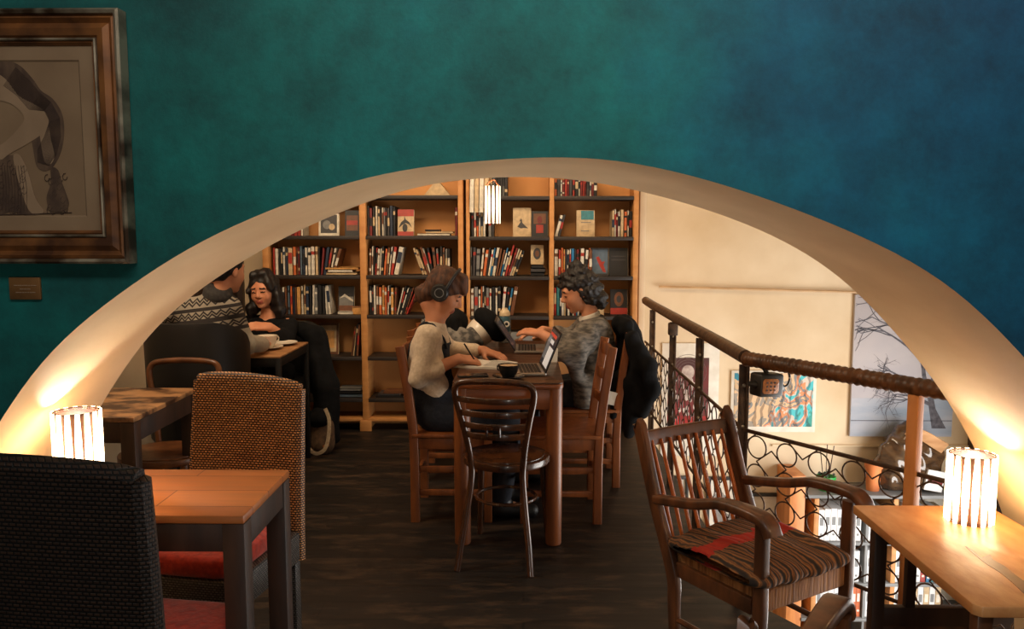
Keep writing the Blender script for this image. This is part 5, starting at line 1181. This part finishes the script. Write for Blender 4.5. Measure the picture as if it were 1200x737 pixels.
g = Fld((-.24, -.16, .02), (.30, .2, .92), .009); g.cap((-.08, .04, .80), (.02, .02, .77), .045, .055, .05); g.cap((.02, .02, .77), (.09, -.02, .45), .065, .085, .06); g.cap((.09, -.02, .45), (.10, -.02, .10), .085, .080, .06); g.wave(.005, (60, 22, 8)); g.wave(.004, (22, 60, 6)); g.noise(.005, 20, 6); g.build('cloth', M_blackcloth, cw)
# ------------------------------------------------------------------ people
M_skin = mat('warm_skin', (208, 146, 110), (196, 130, 96), (14, 14, 14), 3, .5, spec=.35)
M_lip = mat('lips', (176, 92, 76), None, (14, 14, 14), 2, .45)
M_brow = mat('dark_brow', (48, 32, 24), None, (40, 40, 40), 2, .8)
M_eye = mat('eye_white', (214, 200, 184), None, (9, 9, 9), 2, .3)
M_iris = mat('dark_iris', (36, 24, 18), None, (9, 9, 9), 2, .25)
SKIN = [M_skin, M_lip, M_brow, M_eye, M_iris]
V3 = lambda *a: np.array(a, float)
def unit(v): v = np.array(v, float); return v/np.linalg.norm(v)
def head_frame(f, roll=0.0):
    f = unit(f); l = unit(np.cross([0, 0, 1.0], f)); u = np.cross(f, l)
    if roll: l, u = l*math.cos(roll)+u*math.sin(roll), u*math.cos(roll)-l*math.sin(roll)
    return np.stack([f, l, u], 1)
def head(g, c, R, neck, s=1.0):
    p = lambda a, b2, d: c+R@(np.array([a, b2, d])*s)
    g.ell(p(-.012, 0, .034), V3(.096, .076, .086)*s, R, .02)
    g.ell(p(.030, 0, -.020), V3(.062, .064, .080)*s, R, .03)
    g.ell(p(.040, 0, -.066), V3(.046, .046, .042)*s, R, .025)
    g.ell(p(.068, 0, -.098), V3(.018, .022, .016)*s, R, .02)
    for q in (-1, 1):
        g.ell(p(.058, q*.036, -.030), V3(.030, .026, .030)*s, R, .02)
        g.ell(p(.078, q*.030, .026), V3(.014, .026, .010)*s, R, .016)
        g.ell(p(.106, q*.032, .006), V3(.022, .020, .013)*s, R, .012, True)
        g.ell(p(.078, q*.032, .004), V3(.017, .019, .011)*s, R, .006)
        g.ell(p(-.008, q*.076, -.006), V3(.020, .009, .031)*s, R, .008)
        g.ell(p(.094, q*.012, -.030), V3(.011, .009, .008)*s, R, .008)
    g.cap(p(.084, 0, .018), p(.108, 0, -.022), .008*s, .0115*s, .012)
    g.ell(p(.085, 0, -.058), V3(.016, .024, .007)*s, R, .008)
    g.ell(p(.083, 0, -.070), V3(.016, .020, .008)*s, R, .008)
    g.chain([p(-.030, 0, -.045), p(-.035, 0, -.09), neck], [.046*s, .040*s, .046*s], .025)
def face_pick(c, R, s=1.0):
    def f(P):
        q = ((P-c)@R)/s; o = np.zeros(len(q), int); x, y, z = q[:, 0], np.abs(q[:, 1]), q[:, 2]
        o[(x > .080) & (y < .023) & (z > -.078) & (z < -.052)] = 1
        o[(x > .066) & (y > .014) & (y < .052) & (z > .021-.1*(y-.03)) & (z < .031-.1*(y-.03))] = 2
        o[(x > .068) & (y > .017) & (y < .049) & (z > -.0035) & (z < .0045)] = 4
        return o
    return f
def eyes(c, R, s=1.0):
    out = []
    for q in (-1, 1): out += [(c+R@(np.array([.0805, q*.032, .004])*s), .0125*s, 3), (c+R@(np.array([.0875, q*.032, .004])*s), .0070*s, 4)]
    return out
def hand(g, w, d, n, t, curl, k=.006, s=1.0, spread=.0):
    w = np.array(w, float); d = unit(d); n = unit(np.array(n)-d*np.dot(n, d)); t = unit(np.array(t)-d*np.dot(t, d)-n*np.dot(t, n))
    for i in range(4):
        off = t*(.030-.020*i)*s; g.cap(w+d*.008*s+off*.55, w+d*.082*s+off, .0155*s, .0115*s, .010)
        L = (.068, .078, .072, .055)[i]*s; p = w+d*.084*s+off; th = curl*.35
        dd = unit(d+t*spread*(1.5-i))
        for j, (fr, add) in enumerate(((.45, .0), (.31, .55), (.24, .5))):
            th += curl*add; q = p+(dd*math.cos(th)-n*math.sin(th))*L*fr; g.cap(p, q, (.0092-.0009*j)*s, (.0085-.0010*j)*s, k); p = q
    b2 = w+d*.022*s+t*.026*s-n*.004; m1 = b2+unit(d*.62+t*.62-n*.35)*.040*s; m2 = m1+unit(d*.9+t*.05-n*.35)*.028*s
    g.cap(w+d*.012*s, b2, .016*s, .014*s, .012); g.cap(b2, m1, .0125*s, .0105*s, .008); g.cap(m1, m2, .0100*s, .0080*s, k)
def torso(g, hip, chest, s1, s2, neck, lat, grow=0.0, dep=.098, wid=.158, k=.05, hipw=.165):
    """lat = lateral unit vector, fwd perpendicular"""
    lat = unit(lat); f = unit(np.cross(lat, [0, 0, 1.0])); R = np.stack([f, lat, [0, 0, 1.0]], 1)
    hip, chest, s1, s2, neck = map(np.array, (hip, chest, s1, s2, neck))
    g.ell(hip+V3(0, 0, .03), (.118+grow, hipw+grow, .115+grow), R, k)
    g.ell(hip*.55+chest*.45, (dep-.006+grow, wid-.025+grow, .16+grow), R, k)
    g.ell(chest, (dep+grow, wid+grow, .165+grow), R, k)
    g.cap(s1, s2, .052+grow, None, k); g.cap(chest*.35+neck*.65-V3(0, 0, .02), neck, .068+grow*.8, .046+grow*.4, k*.8)
def leg(g, hip, knee, ank, toe, grow=0.0, shoe=True):
    g.chain([hip, knee], [.086+grow, .060+grow], .03); g.chain([knee, np.array(knee)*.6+np.array(ank)*.4, ank], [.058+grow, .054+grow, .038+grow], .03)
    if shoe: g.chain([np.array(ank)+V3(0, 0, -.03), toe], [.036, .028], .03)
def arm(g, sh, el, wr, grow=0.0, upto=1.0, r=(.050, .040, .027)):
    sh, el, wr = map(np.array, (sh, el, wr)); g.chain([sh, el], [r[0]+grow, r[1]+grow], .03); e = el+(wr-el)*upto; g.chain([el, e], [r[1]+grow, r[1]+(r[2]-r[1])*upto+grow], .02)
def bounds(pts, pad): P = np.array(pts, float); return P.min(0)-pad, P.max(0)+pad
def shoes(root, feet, mm, nm='shoe'):
    for a, t in feet:
        a = np.array(a, float); t = np.array(t, float); lo, hi = bounds([a, t], .08); lo[2] = max(lo[2], -.005)
        g = Fld(lo, hi, .006); g.chain([V3(a[0], a[1], .045)-unit(V3(t[0]-a[0], t[1]-a[1], 0))*.035, V3(t[0], t[1], .034)], [.042, .036], .03); g.cap(a+V3(0, 0, .0), V3(a[0], a[1], .05), .046, .046, .02); g.cut((0, 0, .002), (0, 0, -1)); g.build(nm, mm, root, origin=root.location)

# ---- woman with headphones, writing, facing +x
def woman_headphones():
    Y = 4.13; root = thing('person', 'woman in a beige sweater, dark dungarees and black headphones writing at the long table', 'person', (-.47, Y, 0))
    O = root.location
    hip = V3(-.465, Y, .545); chest = V3(-.487, Y, .80); neck = V3(-.452, Y, 1.0)
    s1, s2 = V3(-.475, Y-.150, .925), V3(-.475, Y+.150, .925)
    h1, h2 = V3(-.44, Y-.09, .53), V3(-.44, Y+.09, .53); k1, k2 = V3(-.09, Y-.115, .50), V3(-.09, Y+.105, .50)
    a1, a2 = V3(-.11, Y-.12, .085), V3(-.10, Y+.11, .085); t1, t2 = a1+V3(.15, 0, -.052), a2+V3(.15, 0, -.052)
    e1 = V3(*at(491, 441, y=3.95)); w1 = V3(*at(537, 424, y=4.02)); w1[2] = max(w1[2], .812)
    e2 = V3(-.42, Y+.27, .80); w2 = V3(*at(567, 415, y=4.34)); w2[2] = .806
    C = V3(*at(520, 341.5, y=Y)); R = head_frame((.855, -.04, -.52))
    lo, hi = bounds([hip, neck, k1, k2, t1, t2, s1, s2, e1, e2, w1, w2, C], .20); lo[2] = -.005; lo[0] += .04
    g = Fld(lo, hi, .0055)
    torso(g, hip, chest, s1, s2, neck, (0, 1, 0), -.012); head(g, C, R, neck)
    for h, k, a, t in ((h1, k1, a1, t1), (h2, k2, a2, t2)): leg(g, h, k, a, t, -.008)
    arm(g, s1, e1, w1); arm(g, s2, e2, w2)
    hand(g, w1, (.80, .35, -.12), (-.1, -.35, .9), (.0, .9, .3), 1.15); hand(g, w2, (.80, -.55, -.16), (0, 0, 1), (-.6, -.8, 0), .35)
    g.build('body', SKIN, root, O, face_pick(C, R), extra=None)
    M_sw = mat('beige_knit', (222, 202, 176), (204, 182, 154), (70, 70, 70), 4, .95, .25, sheen=.2)
    g = Fld(lo, hi, .008); torso(g, hip, chest, s1, s2, neck-V3(0.006, 0, .03), (0, 1, 0), .006); arm(g, s1, e1, w1, .010, .45, (.050, .041, .033)); arm(g, s2, e2, w2, .012, .75)
    g.noise(.0022, 24, 2); g.wave(.0022, (30, 14, 60)); g.cut((0, 0, .60), (0, 0, -1)); g.cut(neck-V3(0, 0, .0), (.1, 0, 1)); g.build('sweater', M_sw, root, O)
    M_den = mat('dark_denim', (34, 38, 48), (24, 27, 36), (60, 60, 60), 4, .9, .2)
    M_jean = mat('blue_denim', (64, 82, 104), (48, 62, 84), (60, 60, 60), 4, .9, .2)
    g = Fld(lo, hi, .008); torso(g, hip, chest, s1, s2, neck, (0, 1, 0), .012); 
    for h, k, a, t in ((h1, k1, a1, t1), (h2, k2, a2, t2)): leg(g, h, k, a, t, .010, False)
    g.noise(.004, 20, 6); X, Yg, Zg = g._g((slice(None),)*3)
    # apron-like bib in front, trousers below
    bib = np.maximum(np.maximum(Zg-.885, -(X+.452)), np.abs(Yg-Y)-.098); low = Zg-(.665+.0*X)
    g.D = np.maximum(g.D, np.minimum(low, bib).astype(np.float32)); g.build('dungarees', M_den, root, O)
    for s in (-1, 1):
        m = MB(); y = Y+s*.082; P = smooth_path([(-.385, Y+s*.085, .86), (-.405, y, .915), (-.445, y, .972), (-.48, y, .985), (-.53, y*.5+Y*.5, .955), (-.585, Y+s*.03, .86), (-.598, Y, .74)], 5)
        P = [p-Vector(O) for p in P]; m.sweep(P, rrect(.032, .007, .002), ref=(0, 1, .001) if False else (1, 0, .6)); m.build('strap', M_den, root)
    shoes(root, ((a1, t1), (a2, t2)), M_black)
    M_h = mat('brown_hair', (96, 58, 34), (54, 32, 20), (60, 60, 14), 4, .75, .5)
    p = lambda a, b2, c: C+R@V3(a, b2, c)
    g = Fld(C-.22, C+.22, .006); g.ell(p(-.010, 0, .040), (.101, .085, .092), R, .02); g.ell(p(-.045, 0, .0), (.060, .078, .070), R, .02)
    g.ell(p(.11, 0, -.03), (.075, .075, .088), R, .015, True); g.cap(p(.055, -.03, .105), p(.098, -.034, .052), .026, .015, .03); g.cap(p(.055, .03, .105), p(.096, .034, .055), .026, .015, .03)
    g.ell(p(-.096, 0, -.062), (.034, .042, .042), R, .008); g.ell(p(-.055, .0, -.068), (.036, .050, .040), R, .02); g.ell(p(-.070, 0, -.050), (.044, .064, .058), R, .02); g.cap(p(-.10, .01, -.07), p(-.105, .02, -.125), .02, .008, .02); g.noise(.0022, 70, 3); g.wave(.0016, tuple(170*(R@V3(.25, .5, .9))))
    g.build('hair', M_h, root, O)
    m = MB()
    P = [p(.012, .094*math.sin(t), .028+.104*math.cos(t))-V3(*O) for t in np.linspace(-1.75, 1.75, 25)]
    m.sweep(P, rrect(.030, .012, .004), ref=tuple(R[:, 0])); hb = m.build('headphones', M_blacktrim, root)
    for s in (-1, 1):
        m = MB(); Rl = Matrix(np.stack([R[:, 0], R[:, 2], s*R[:, 1]], 1).tolist()); m.lathe([(0, -.012), (.038, -.012), (.046, -.002), (.046, .012), (.038, .022), (0, .024)], tuple(p(-.006, s*.086, -.004)-V3(*O)), 24, Rl); ec = m.build('ear_cup', M_blacktrim, hb)
        m = MB(); m.lathe([(.020, .0235), (.024, .0235), (.024, .0255), (.020, .0255), (.020, .0235)], tuple(p(-.006, s*.086, -.004)-V3(*O)), 20, Rl); m.build('trim_ring', M_greypaint, hb)
def thing_part(*a): return None

# ---- curly-haired woman in a grey cardigan, facing -x
def woman_cardigan():
    Y = 4.70; root = thing('person', 'dark curly-haired woman in a grey cardigan typing on the further laptop', 'person', (.42, Y, 0)); O = root.location
    hip = V3(.415, Y, .545); chest = V3(.402, Y, .775); neck = V3(.385, Y, .965)
    s1, s2 = V3(.392, Y-.150, .895), V3(.392, Y+.150, .895); h1, h2 = V3(.38, Y-.09, .53), V3(.38, Y+.09, .53); k1, k2 = V3(.01, Y-.105, .50), V3(.01, Y+.105, .50)
    a1, a2 = V3(.05, Y-.11, .085), V3(.05, Y+.11, .085); t1, t2 = a1+V3(-.15, 0, -.052), a2+V3(-.15, 0, -.052)
    e1 = V3(*at(668, 411, y=4.44)); w1 = V3(*at(634, 391, y=4.54)); e2 = V3(.27, Y+.25, .80); w2 = V3(.115, Y+.13, .86)
    C = V3(*at(678, 341, y=Y)); R = head_frame((-.93, -.10, -.34))
    lo, hi = bounds([hip, neck, k1, k2, t1, t2, s1, s2, e1, e2, w1, w2, C], .20); lo[2] = -.005
    g = Fld(lo, hi, .0058); torso(g, hip, chest, s1, s2, neck, (0, 1, 0), -.012); head(g, C, R, neck)
    for h, k, a, t in ((h1, k1, a1, t1), (h2, k2, a2, t2)): leg(g, h, k, a, t, -.008)
    arm(g, s1, e1, w1); arm(g, s2, e2, w2)
    hand(g, w1, (-.88, .42, .10), (0, -.3, .95), (.3, .9, .2), .55, spread=.10); hand(g, w2, (-.95, -.1, -.2), (0, 0, 1), (0, -1, 0), .5)
    g.build('body', SKIN, root, O, face_pick(C, R))
    M_card = mat('grey_cardigan', (128, 120, 110), (74, 70, 66), (22, 22, 60), 6, .95, .35, lo=.38, hi=.62)
    g = Fld(lo, hi, .008); torso(g, hip, chest, s1, s2, neck-V3(-.012, 0, .035), (0, 1, 0), .014, k=.06, hipw=.18); arm(g, s1, e1, w1, .026, .30, (.056, .058, .050)); arm(g, s2, e2, w2, .02, .5)
    g.cap(e1+V3(.03, .0, -.03), e1+V3(.035, .03, -.13), .050, .035, .05); g.cap(V3(.36, Y-.17, .60), V3(.34, Y-.19, .47), .075, .055, .05); g.cap(V3(.36, Y+.17, .60), V3(.34, Y+.19, .47), .07, .05, .05)
    g.wave(.0075, (46, 30, 12)); g.noise(.004, 24, 5); g.cut(neck+V3(.0, 0, -.012), (-.25, 0, 1)); g.cut((0, 0, .462), (0, 0, -1)); g.build('cardigan', M_card, root, O)
    g = Fld(lo, hi, .007); g.cap(neck-V3(0, 0, .03), neck+V3(-.004, 0, .006), .066, .062, .02); g.cut(neck+V3(0, 0, .010), (-.35, 0, 1)); g.build('collar', M_white, root, O)
    g = Fld(lo, hi, .009); 
    for h, k, a, t in ((h1, k1, a1, t1), (h2, k2, a2, t2)): leg(g, h, k, a, t, .010, False)
    g.noise(.004, 20, 6); g.build('trousers', mat('charcoal_cotton', (44, 44, 48), (32, 32, 36), (40, 40, 40), 4, .9, .2), root, O)
    shoes(root, ((a1, t1), (a2, t2)), M_black)
    p = lambda a, b2, c: C+R@V3(a, b2, c)
    g = Fld(C-.24, C+.24, .006); g.ell(p(-.018, 0, .046), (.106, .088, .096), R, .02); g.ell(p(-.07, 0, -.01), (.070, .090, .090), R, .03); g.ell(p(-.095, 0, -.085), (.050, .078, .060), R, .03); g.ell(p(-.045, -.062, -.03), (.045, .030, .060), R, .03); g.ell(p(-.045, .062, -.03), (.045, .030, .060), R, .03)
    g.ell(p(.108, 0, -.036), (.074, .076, .092), R, .015, True); g.ell(p(-.030, 0, .142), (.050, .044, .034), R, .02); g.cap(p(.06, -.03, .105), p(.085, -.05, .055), .02, .012, .03); g.noise(.0042, 95, 4); g.noise(.0025, 170, 9)
    g.build('hair', mat('black_curly_hair', (30, 22, 19), (17, 13, 12), (60, 60, 60), 4, .55, .6), root, O)

# ---- woman in black facing the camera
def woman_black():
    Y = 5.36; root = thing('person', 'long-haired woman in black sitting at the far left table facing the camera', 'person', (-1.71, Y, 0)); O = root.location
    C = V3(*at(309, 340, y=5.28)); f = unit((-.10, -.98, -.12)); R = head_frame(f, .05); nx = C[0]+.01
    hip = V3(-1.71, Y, .53); chest = V3(nx-.0, Y-.03, .735); neck = V3(nx+.005, Y-.045, .905); lat = unit((.97, -.24, 0))
    s1, s2 = neck+lat*.145-V3(0, 0, .075), neck-lat*.145-V3(0, 0, .075)
    h1, h2 = hip+V3(.09, -.04, -.01), hip+V3(-.09, -.04, -.01); k1, k2 = V3(-1.60, Y-.42, .49), V3(-1.80, Y-.42, .49); a1, a2 = V3(-1.60, Y-.40, .085), V3(-1.80, Y-.40, .085); t1, t2 = a1+V3(0, -.15, -.052), a2+V3(0, -.15, -.052)
    e1 = V3(*at(333, 397, y=5.10)); w1 = V3(*at(316, 383, y=5.01)); e2 = V3(nx-.24, Y-.16, .79); w2 = V3(nx-.13, Y-.40, .80)
    lo, hi = bounds([hip, neck, k1, k2, t1, t2, s1, s2, e1, e2, w1, w2, C], .20); lo[2] = -.005
    g = Fld(lo, hi, .0062); torso(g, hip, chest, s1, s2, neck, lat, -.012); head(g, C, R, neck, .96)
    for h, k, a, t in ((h1, k1, a1, t1), (h2, k2, a2, t2)): leg(g, h, k, a, t, -.008)
    arm(g, s1, e1, w1); arm(g, s2, e2, w2); hand(g, w1, (-.85, -.35, .10), (.1, -.5, .85), (.1, .8, .4), .6); hand(g, w2, (.5, -.8, -.1), (0, 0, 1), (.8, .4, 0), .5)
    g.build('body', SKIN, root, O, face_pick(C, R, .96), extra=eyes(C, R, .96))
    g = Fld(lo, hi, .008); torso(g, hip, chest, s1, s2, neck-V3(0, 0, .045), lat, .010); arm(g, s1, e1, w1, .016, .55); arm(g, s2, e2, w2, .016, .8); g.noise(.004, 22, 3)
    g.cap(neck+V3(-.01, -.10, .02), neck+V3(-.005, -.16, -.085), .075, .040, .01, True); g.cut(neck+V3(0, 0, -.015), (0, -.2, 1)); g.build('sweater', M_blackcloth, root, O)
    g = Fld(lo, hi, .010)
    for h, k, a, t in ((h1, k1, a1, t1), (h2, k2, a2, t2)): leg(g, h, k, a, t, .010, False)
    g.build('trousers', M_blackcloth, root, O); shoes(root, ((a1, t1), (a2, t2)), M_black)
    p = lambda a, b2, c: C+R@(V3(a, b2, c)*.96)
    g = Fld(C-.30, C+.26, .007); g.ell(p(-.022, 0, .044), (.100, .090, .096), R, .02); g.ell(p(-.06, 0, -.05), (.065, .098, .11), R, .03)
    for q in (-1, 1): g.cap(p(-.01, q*.078, .01), p(.0, q*.095, -.13), .034, .036, .04); g.cap(p(.0, q*.095, -.13), p(.02, q*.100, -.20), .036, .020, .04); g.cap(p(.045, q*.03, .118), p(.055, q*.082, .01), .022, .016, .03)
    g.ell(p(.115, 0, -.030), (.082, .062, .095), R, .015, True); g.noise(.004, 60, 4); g.wave(.003, (120, 60, 20)); g.build('hair', mat('black_hair', (26, 20, 18), (14, 11, 11), (60, 60, 12), 4, .5, .5), root, O)

# ---- man from behind in a patterned sweater
def mat_fairisle():
    m = bpy.data.materials.new('patterned_grey_knit'); m.use_nodes = True; L = m.node_tree.links; b = m.node_tree.nodes['Principled BSDF']; b.inputs['Roughness'].default_value = .95
    tc = N(m, 'ShaderNodeTexCoord'); mp = N(m, 'ShaderNodeMapping'); mp.inputs['Rotation'].default_value = (0, math.radians(7), 0); L.new(tc.outputs['Object'], mp.inputs['Vector'])
    sp = N(m, 'ShaderNodeSeparateXYZ'); L.new(mp.outputs[0], sp.inputs[0])
    pp_ = N(m, 'ShaderNodeMath', operation='PINGPONG'); pp_.inputs[1].default_value = .020; L.new(sp.outputs['X'], pp_.inputs[0])
    zz = N(m, 'ShaderNodeMath', operation='ADD'); L.new(sp.outputs['Z'], zz.inputs[0]); L.new(pp_.outputs[0], zz.inputs[1])
    def line(src, z, w):
        s = N(m, 'ShaderNodeMath', operation='SUBTRACT'); s.inputs[1].default_value = z; L.new(src, s.inputs[0]); a = N(m, 'ShaderNodeMath', operation='ABSOLUTE'); L.new(s.outputs[0], a.inputs[0])
        c = N(m, 'ShaderNodeMath', operation='LESS_THAN'); c.inputs[1].default_value = w; L.new(a.outputs[0], c.inputs[0]); return c.outputs[0]
    Zb = FI_Z
    outs = [line(sp.outputs['Z'], Zb-.000, .009), line(sp.outputs['Z'], Zb-.060, .012), line(sp.outputs['Z'], Zb-.122, .010)]+[line(zz.outputs[0], Zb+v, .0055) for v in (.040, .058, -.014, -.030, -.076, -.092)]
    cur = outs[0]
    for o in outs[1:]:
        x = N(m, 'ShaderNodeMath', operation='MAXIMUM'); L.new(cur, x.inputs[0]); L.new(o, x.inputs[1]); cur = x.outputs[0]
    no = N(m, 'ShaderNodeTexNoise'); no.inputs['Scale'].default_value = 60; L.new(tc.outputs['Object'], no.inputs['Vector'])
    rp = N(m, 'ShaderNodeValToRGB'); rp.color_ramp.elements[0].color = (*lin((150, 140, 124)), 1); rp.color_ramp.elements[1].color = (*lin((172, 160, 142)), 1); L.new(no.outputs['Fac'], rp.inputs['Fac'])
    mx = N(m, 'ShaderNodeMix', data_type='RGBA'); L.new(cur, mx.inputs['Factor']); L.new(rp.outputs['Color'], mx.inputs['A']); mx.inputs['B'].default_value = (*lin((52, 46, 44)), 1); L.new(mx.outputs['Result'], b.inputs['Base Color'])
    bp = N(m, 'ShaderNodeBump'); bp.inputs['Strength'].default_value = .3; bp.inputs['Distance'].default_value = .01; L.new(no.outputs['Fac'], bp.inputs['Height']); L.new(bp.outputs['Normal'], b.inputs['Normal'])
    return m
FI_Z = 1.035
def man_sweater():
    Y = 4.24; root = thing('person', 'man in a grey patterned sweater seen from behind at the far left table', 'person', (-1.69, Y, 0)); O = root.location
    C = V3(*at(264, 317, y=Y+.02)); R = head_frame((.42, .90, -.06)); neck = V3(*at(255, 338, y=Y)); nx = neck[0]
    hip = V3(-1.68, Y-.03, .56); chest = V3(nx-.065, Y-.01, .90); lat = unit((.98, .12, 0)); s1, s2 = V3(*at(265, 361, y=Y+.02)), V3(*at(203, 364, y=Y-.02))
    h1, h2 = hip+V3(.09, .03, -.01), hip+V3(-.09, .03, -.01); k1, k2 = V3(-1.58, Y+.40, .51), V3(-1.80, Y+.40, .51); a1, a2 = V3(-1.58, Y+.40, .085), V3(-1.80, Y+.40, .085); t1, t2 = a1+V3(0, .16, -.05), a2+V3(0, .16, -.05)
    e1 = V3(*at(287, 402, y=4.34)); w1 = V3(-1.50, 4.62, .80); e2 = V3(nx-.28, Y+.06, .84); w2 = V3(-1.78, 4.60, .80)
    lo, hi = bounds([hip, neck, k1, k2, t1, t2, s1, s2, e1, e2, w1, w2, C], .20); lo[2] = -.005
    g = Fld(lo, hi, .0065); torso(g, hip, chest, s1, s2, neck, lat, -.012, .11, .135); head(g, C, R, neck, 1.02)
    for h, k, a, t in ((h1, k1, a1, t1), (h2, k2, a2, t2)): leg(g, h, k, a, t, -.004)
    arm(g, s1, e1, w1); arm(g, s2, e2, w2); hand(g, w1, (-.3, .95, -.1), (0, 0, 1), (-.9, -.3, 0), .4); hand(g, w2, (.3, .95, -.1), (0, 0, 1), (.9, -.3, 0), .4)
    g.build('body', SKIN, root, O, face_pick(C, R, 1.02))
    g = Fld(lo, hi, .008); torso(g, hip, chest, s1, s2, neck-V3(0, 0, .02), lat, .010, .112, .140); arm(g, s1, e1, w1, .012, .85, (.052, .046, .034)); arm(g, s2, e2, w2, .020, .85, (.055, .048, .034)); g.noise(.004, 18, 3); g.cut(neck+V3(0, 0, .012), (0, .2, 1)); g.cut((0, 0, .56), (0, 0, -1)); g.build('sweater', mat_fairisle(), root, O)
    g = Fld(lo, hi, .007); g.cap(neck-V3(0, 0, .035), neck+V3(0, .01, .012), .078, .070, .02); g.cut(neck+V3(0, 0, .022), (0, .25, 1)); g.build('collar', mat('dark_grey_knit', (70, 66, 62), (54, 50, 48), (60, 60, 60), 4, .95, .2), root, O)
    g = Fld(lo, hi, .010)
    for h, k, a, t in ((h1, k1, a1, t1), (h2, k2, a2, t2)): leg(g, h, k, a, t, .012, False)
    g.ell(hip+V3(0, 0, .02), (.19, .14, .115), None, .04); g.build('trousers', M_blackcloth, root, O); shoes(root, ((a1, t1), (a2, t2)), M_black)
    p = lambda a, b2, c: C+R@V3(a, b2, c)
    g = Fld(C-.2, C+.2, .007); g.ell(p(-.016, 0, .048), (.106, .088, .094), R, .02); g.ell(p(-.055, 0, .0), (.062, .080, .065), R, .02); g.ell(p(.105, 0, -.035), (.080, .076, .10), R, .015, True); g.noise(.003, 80, 4); g.build('hair', mat('black_hair', (26, 20, 18)), root, O)
woman_headphones(); woman_cardigan(); woman_black(); man_sweater()
# ------------------------------------------------------------------ light and camera
def area(name, loc, tgt, sx, sy, power, col):
    ld = bpy.data.lights.new(name, 'AREA'); ld.shape = 'RECTANGLE'; ld.size = sx; ld.size_y = sy; ld.energy = power; ld.color = col
    o = bpy.data.objects.new(name, ld); COL.objects.link(o); o.location = loc
    o.rotation_euler = (Vector(tgt)-Vector(loc)).to_track_quat('-Z', 'Y').to_euler(); return o
# daylight through the tall window of the stair void
area('window_daylight', (XR-.02, (W0+W1)/2, (Z0+Z1)/2), (0, (W0+W1)/2, -.4), W1-W0, Z1-Z0, WIN_W, (1.0, .96, .90))
# unseen back room ceiling lamp aimed at the bookcase, then added fill lights
area('back_room_ceiling_lamp', (-.45, 4.30, ZC-.06), (-.45, 5.9, 1.45), 2.4, .6, BACK_W, (1.0, .74, .47)).data.spread = math.radians(130)
area('back_room_side_fill', (-1.7, 3.3, 2.6), (-.55, 4.3, .9), .5, .5, SIDE_W, (1.0, .80, .58))  # unseen fill added to brighten the people at the left
ld = bpy.data.lights.new('front_room_low_fill', 'POINT'); ld.energy = LOW_W; ld.color = (1.0, .93, .82); ld.shadow_soft_size = .15  # unseen low fill added behind the camera to lift the arch underside
lo = bpy.data.objects.new('front_room_low_fill', ld); COL.objects.link(lo); lo.location = (.25, -.9, .62)
area('front_wall_wash_fill', (.35, .15, ZC-.06), (.30, YF, 1.5), 2.6, .5, FRONT_W, (.98, .97, .95))  # unseen wash added high up to light the teal wall, not the chairs
w = bpy.data.worlds.new('world'); SC.world = w; w.use_nodes = True
w.node_tree.nodes['Background'].inputs[0].default_value = (.75, .85, 1.0, 1); w.node_tree.nodes['Background'].inputs[1].default_value = .4
cam = bpy.data.cameras.new('camera'); cam.sensor_width = 36.0; cam.lens = F*36.0/1200.0; cam.clip_start = .02
co = bpy.data.objects.new('camera', cam); COL.objects.link(co); co.location = (0, 0, HC); co.rotation_euler = (PI/2-PIT, 0, YAW)
SC.camera = co
SC.view_settings.view_transform = 'Standard'; SC.view_settings.look = 'None'; SC.view_settings.gamma = 1.0; SC.view_settings.exposure = EXPO
SC.view_settings.use_curve_mapping = False
SC.cycles.use_denoising = True
SC.cycles.max_bounces = 8; SC.cycles.sample_clamp_indirect = 4.0
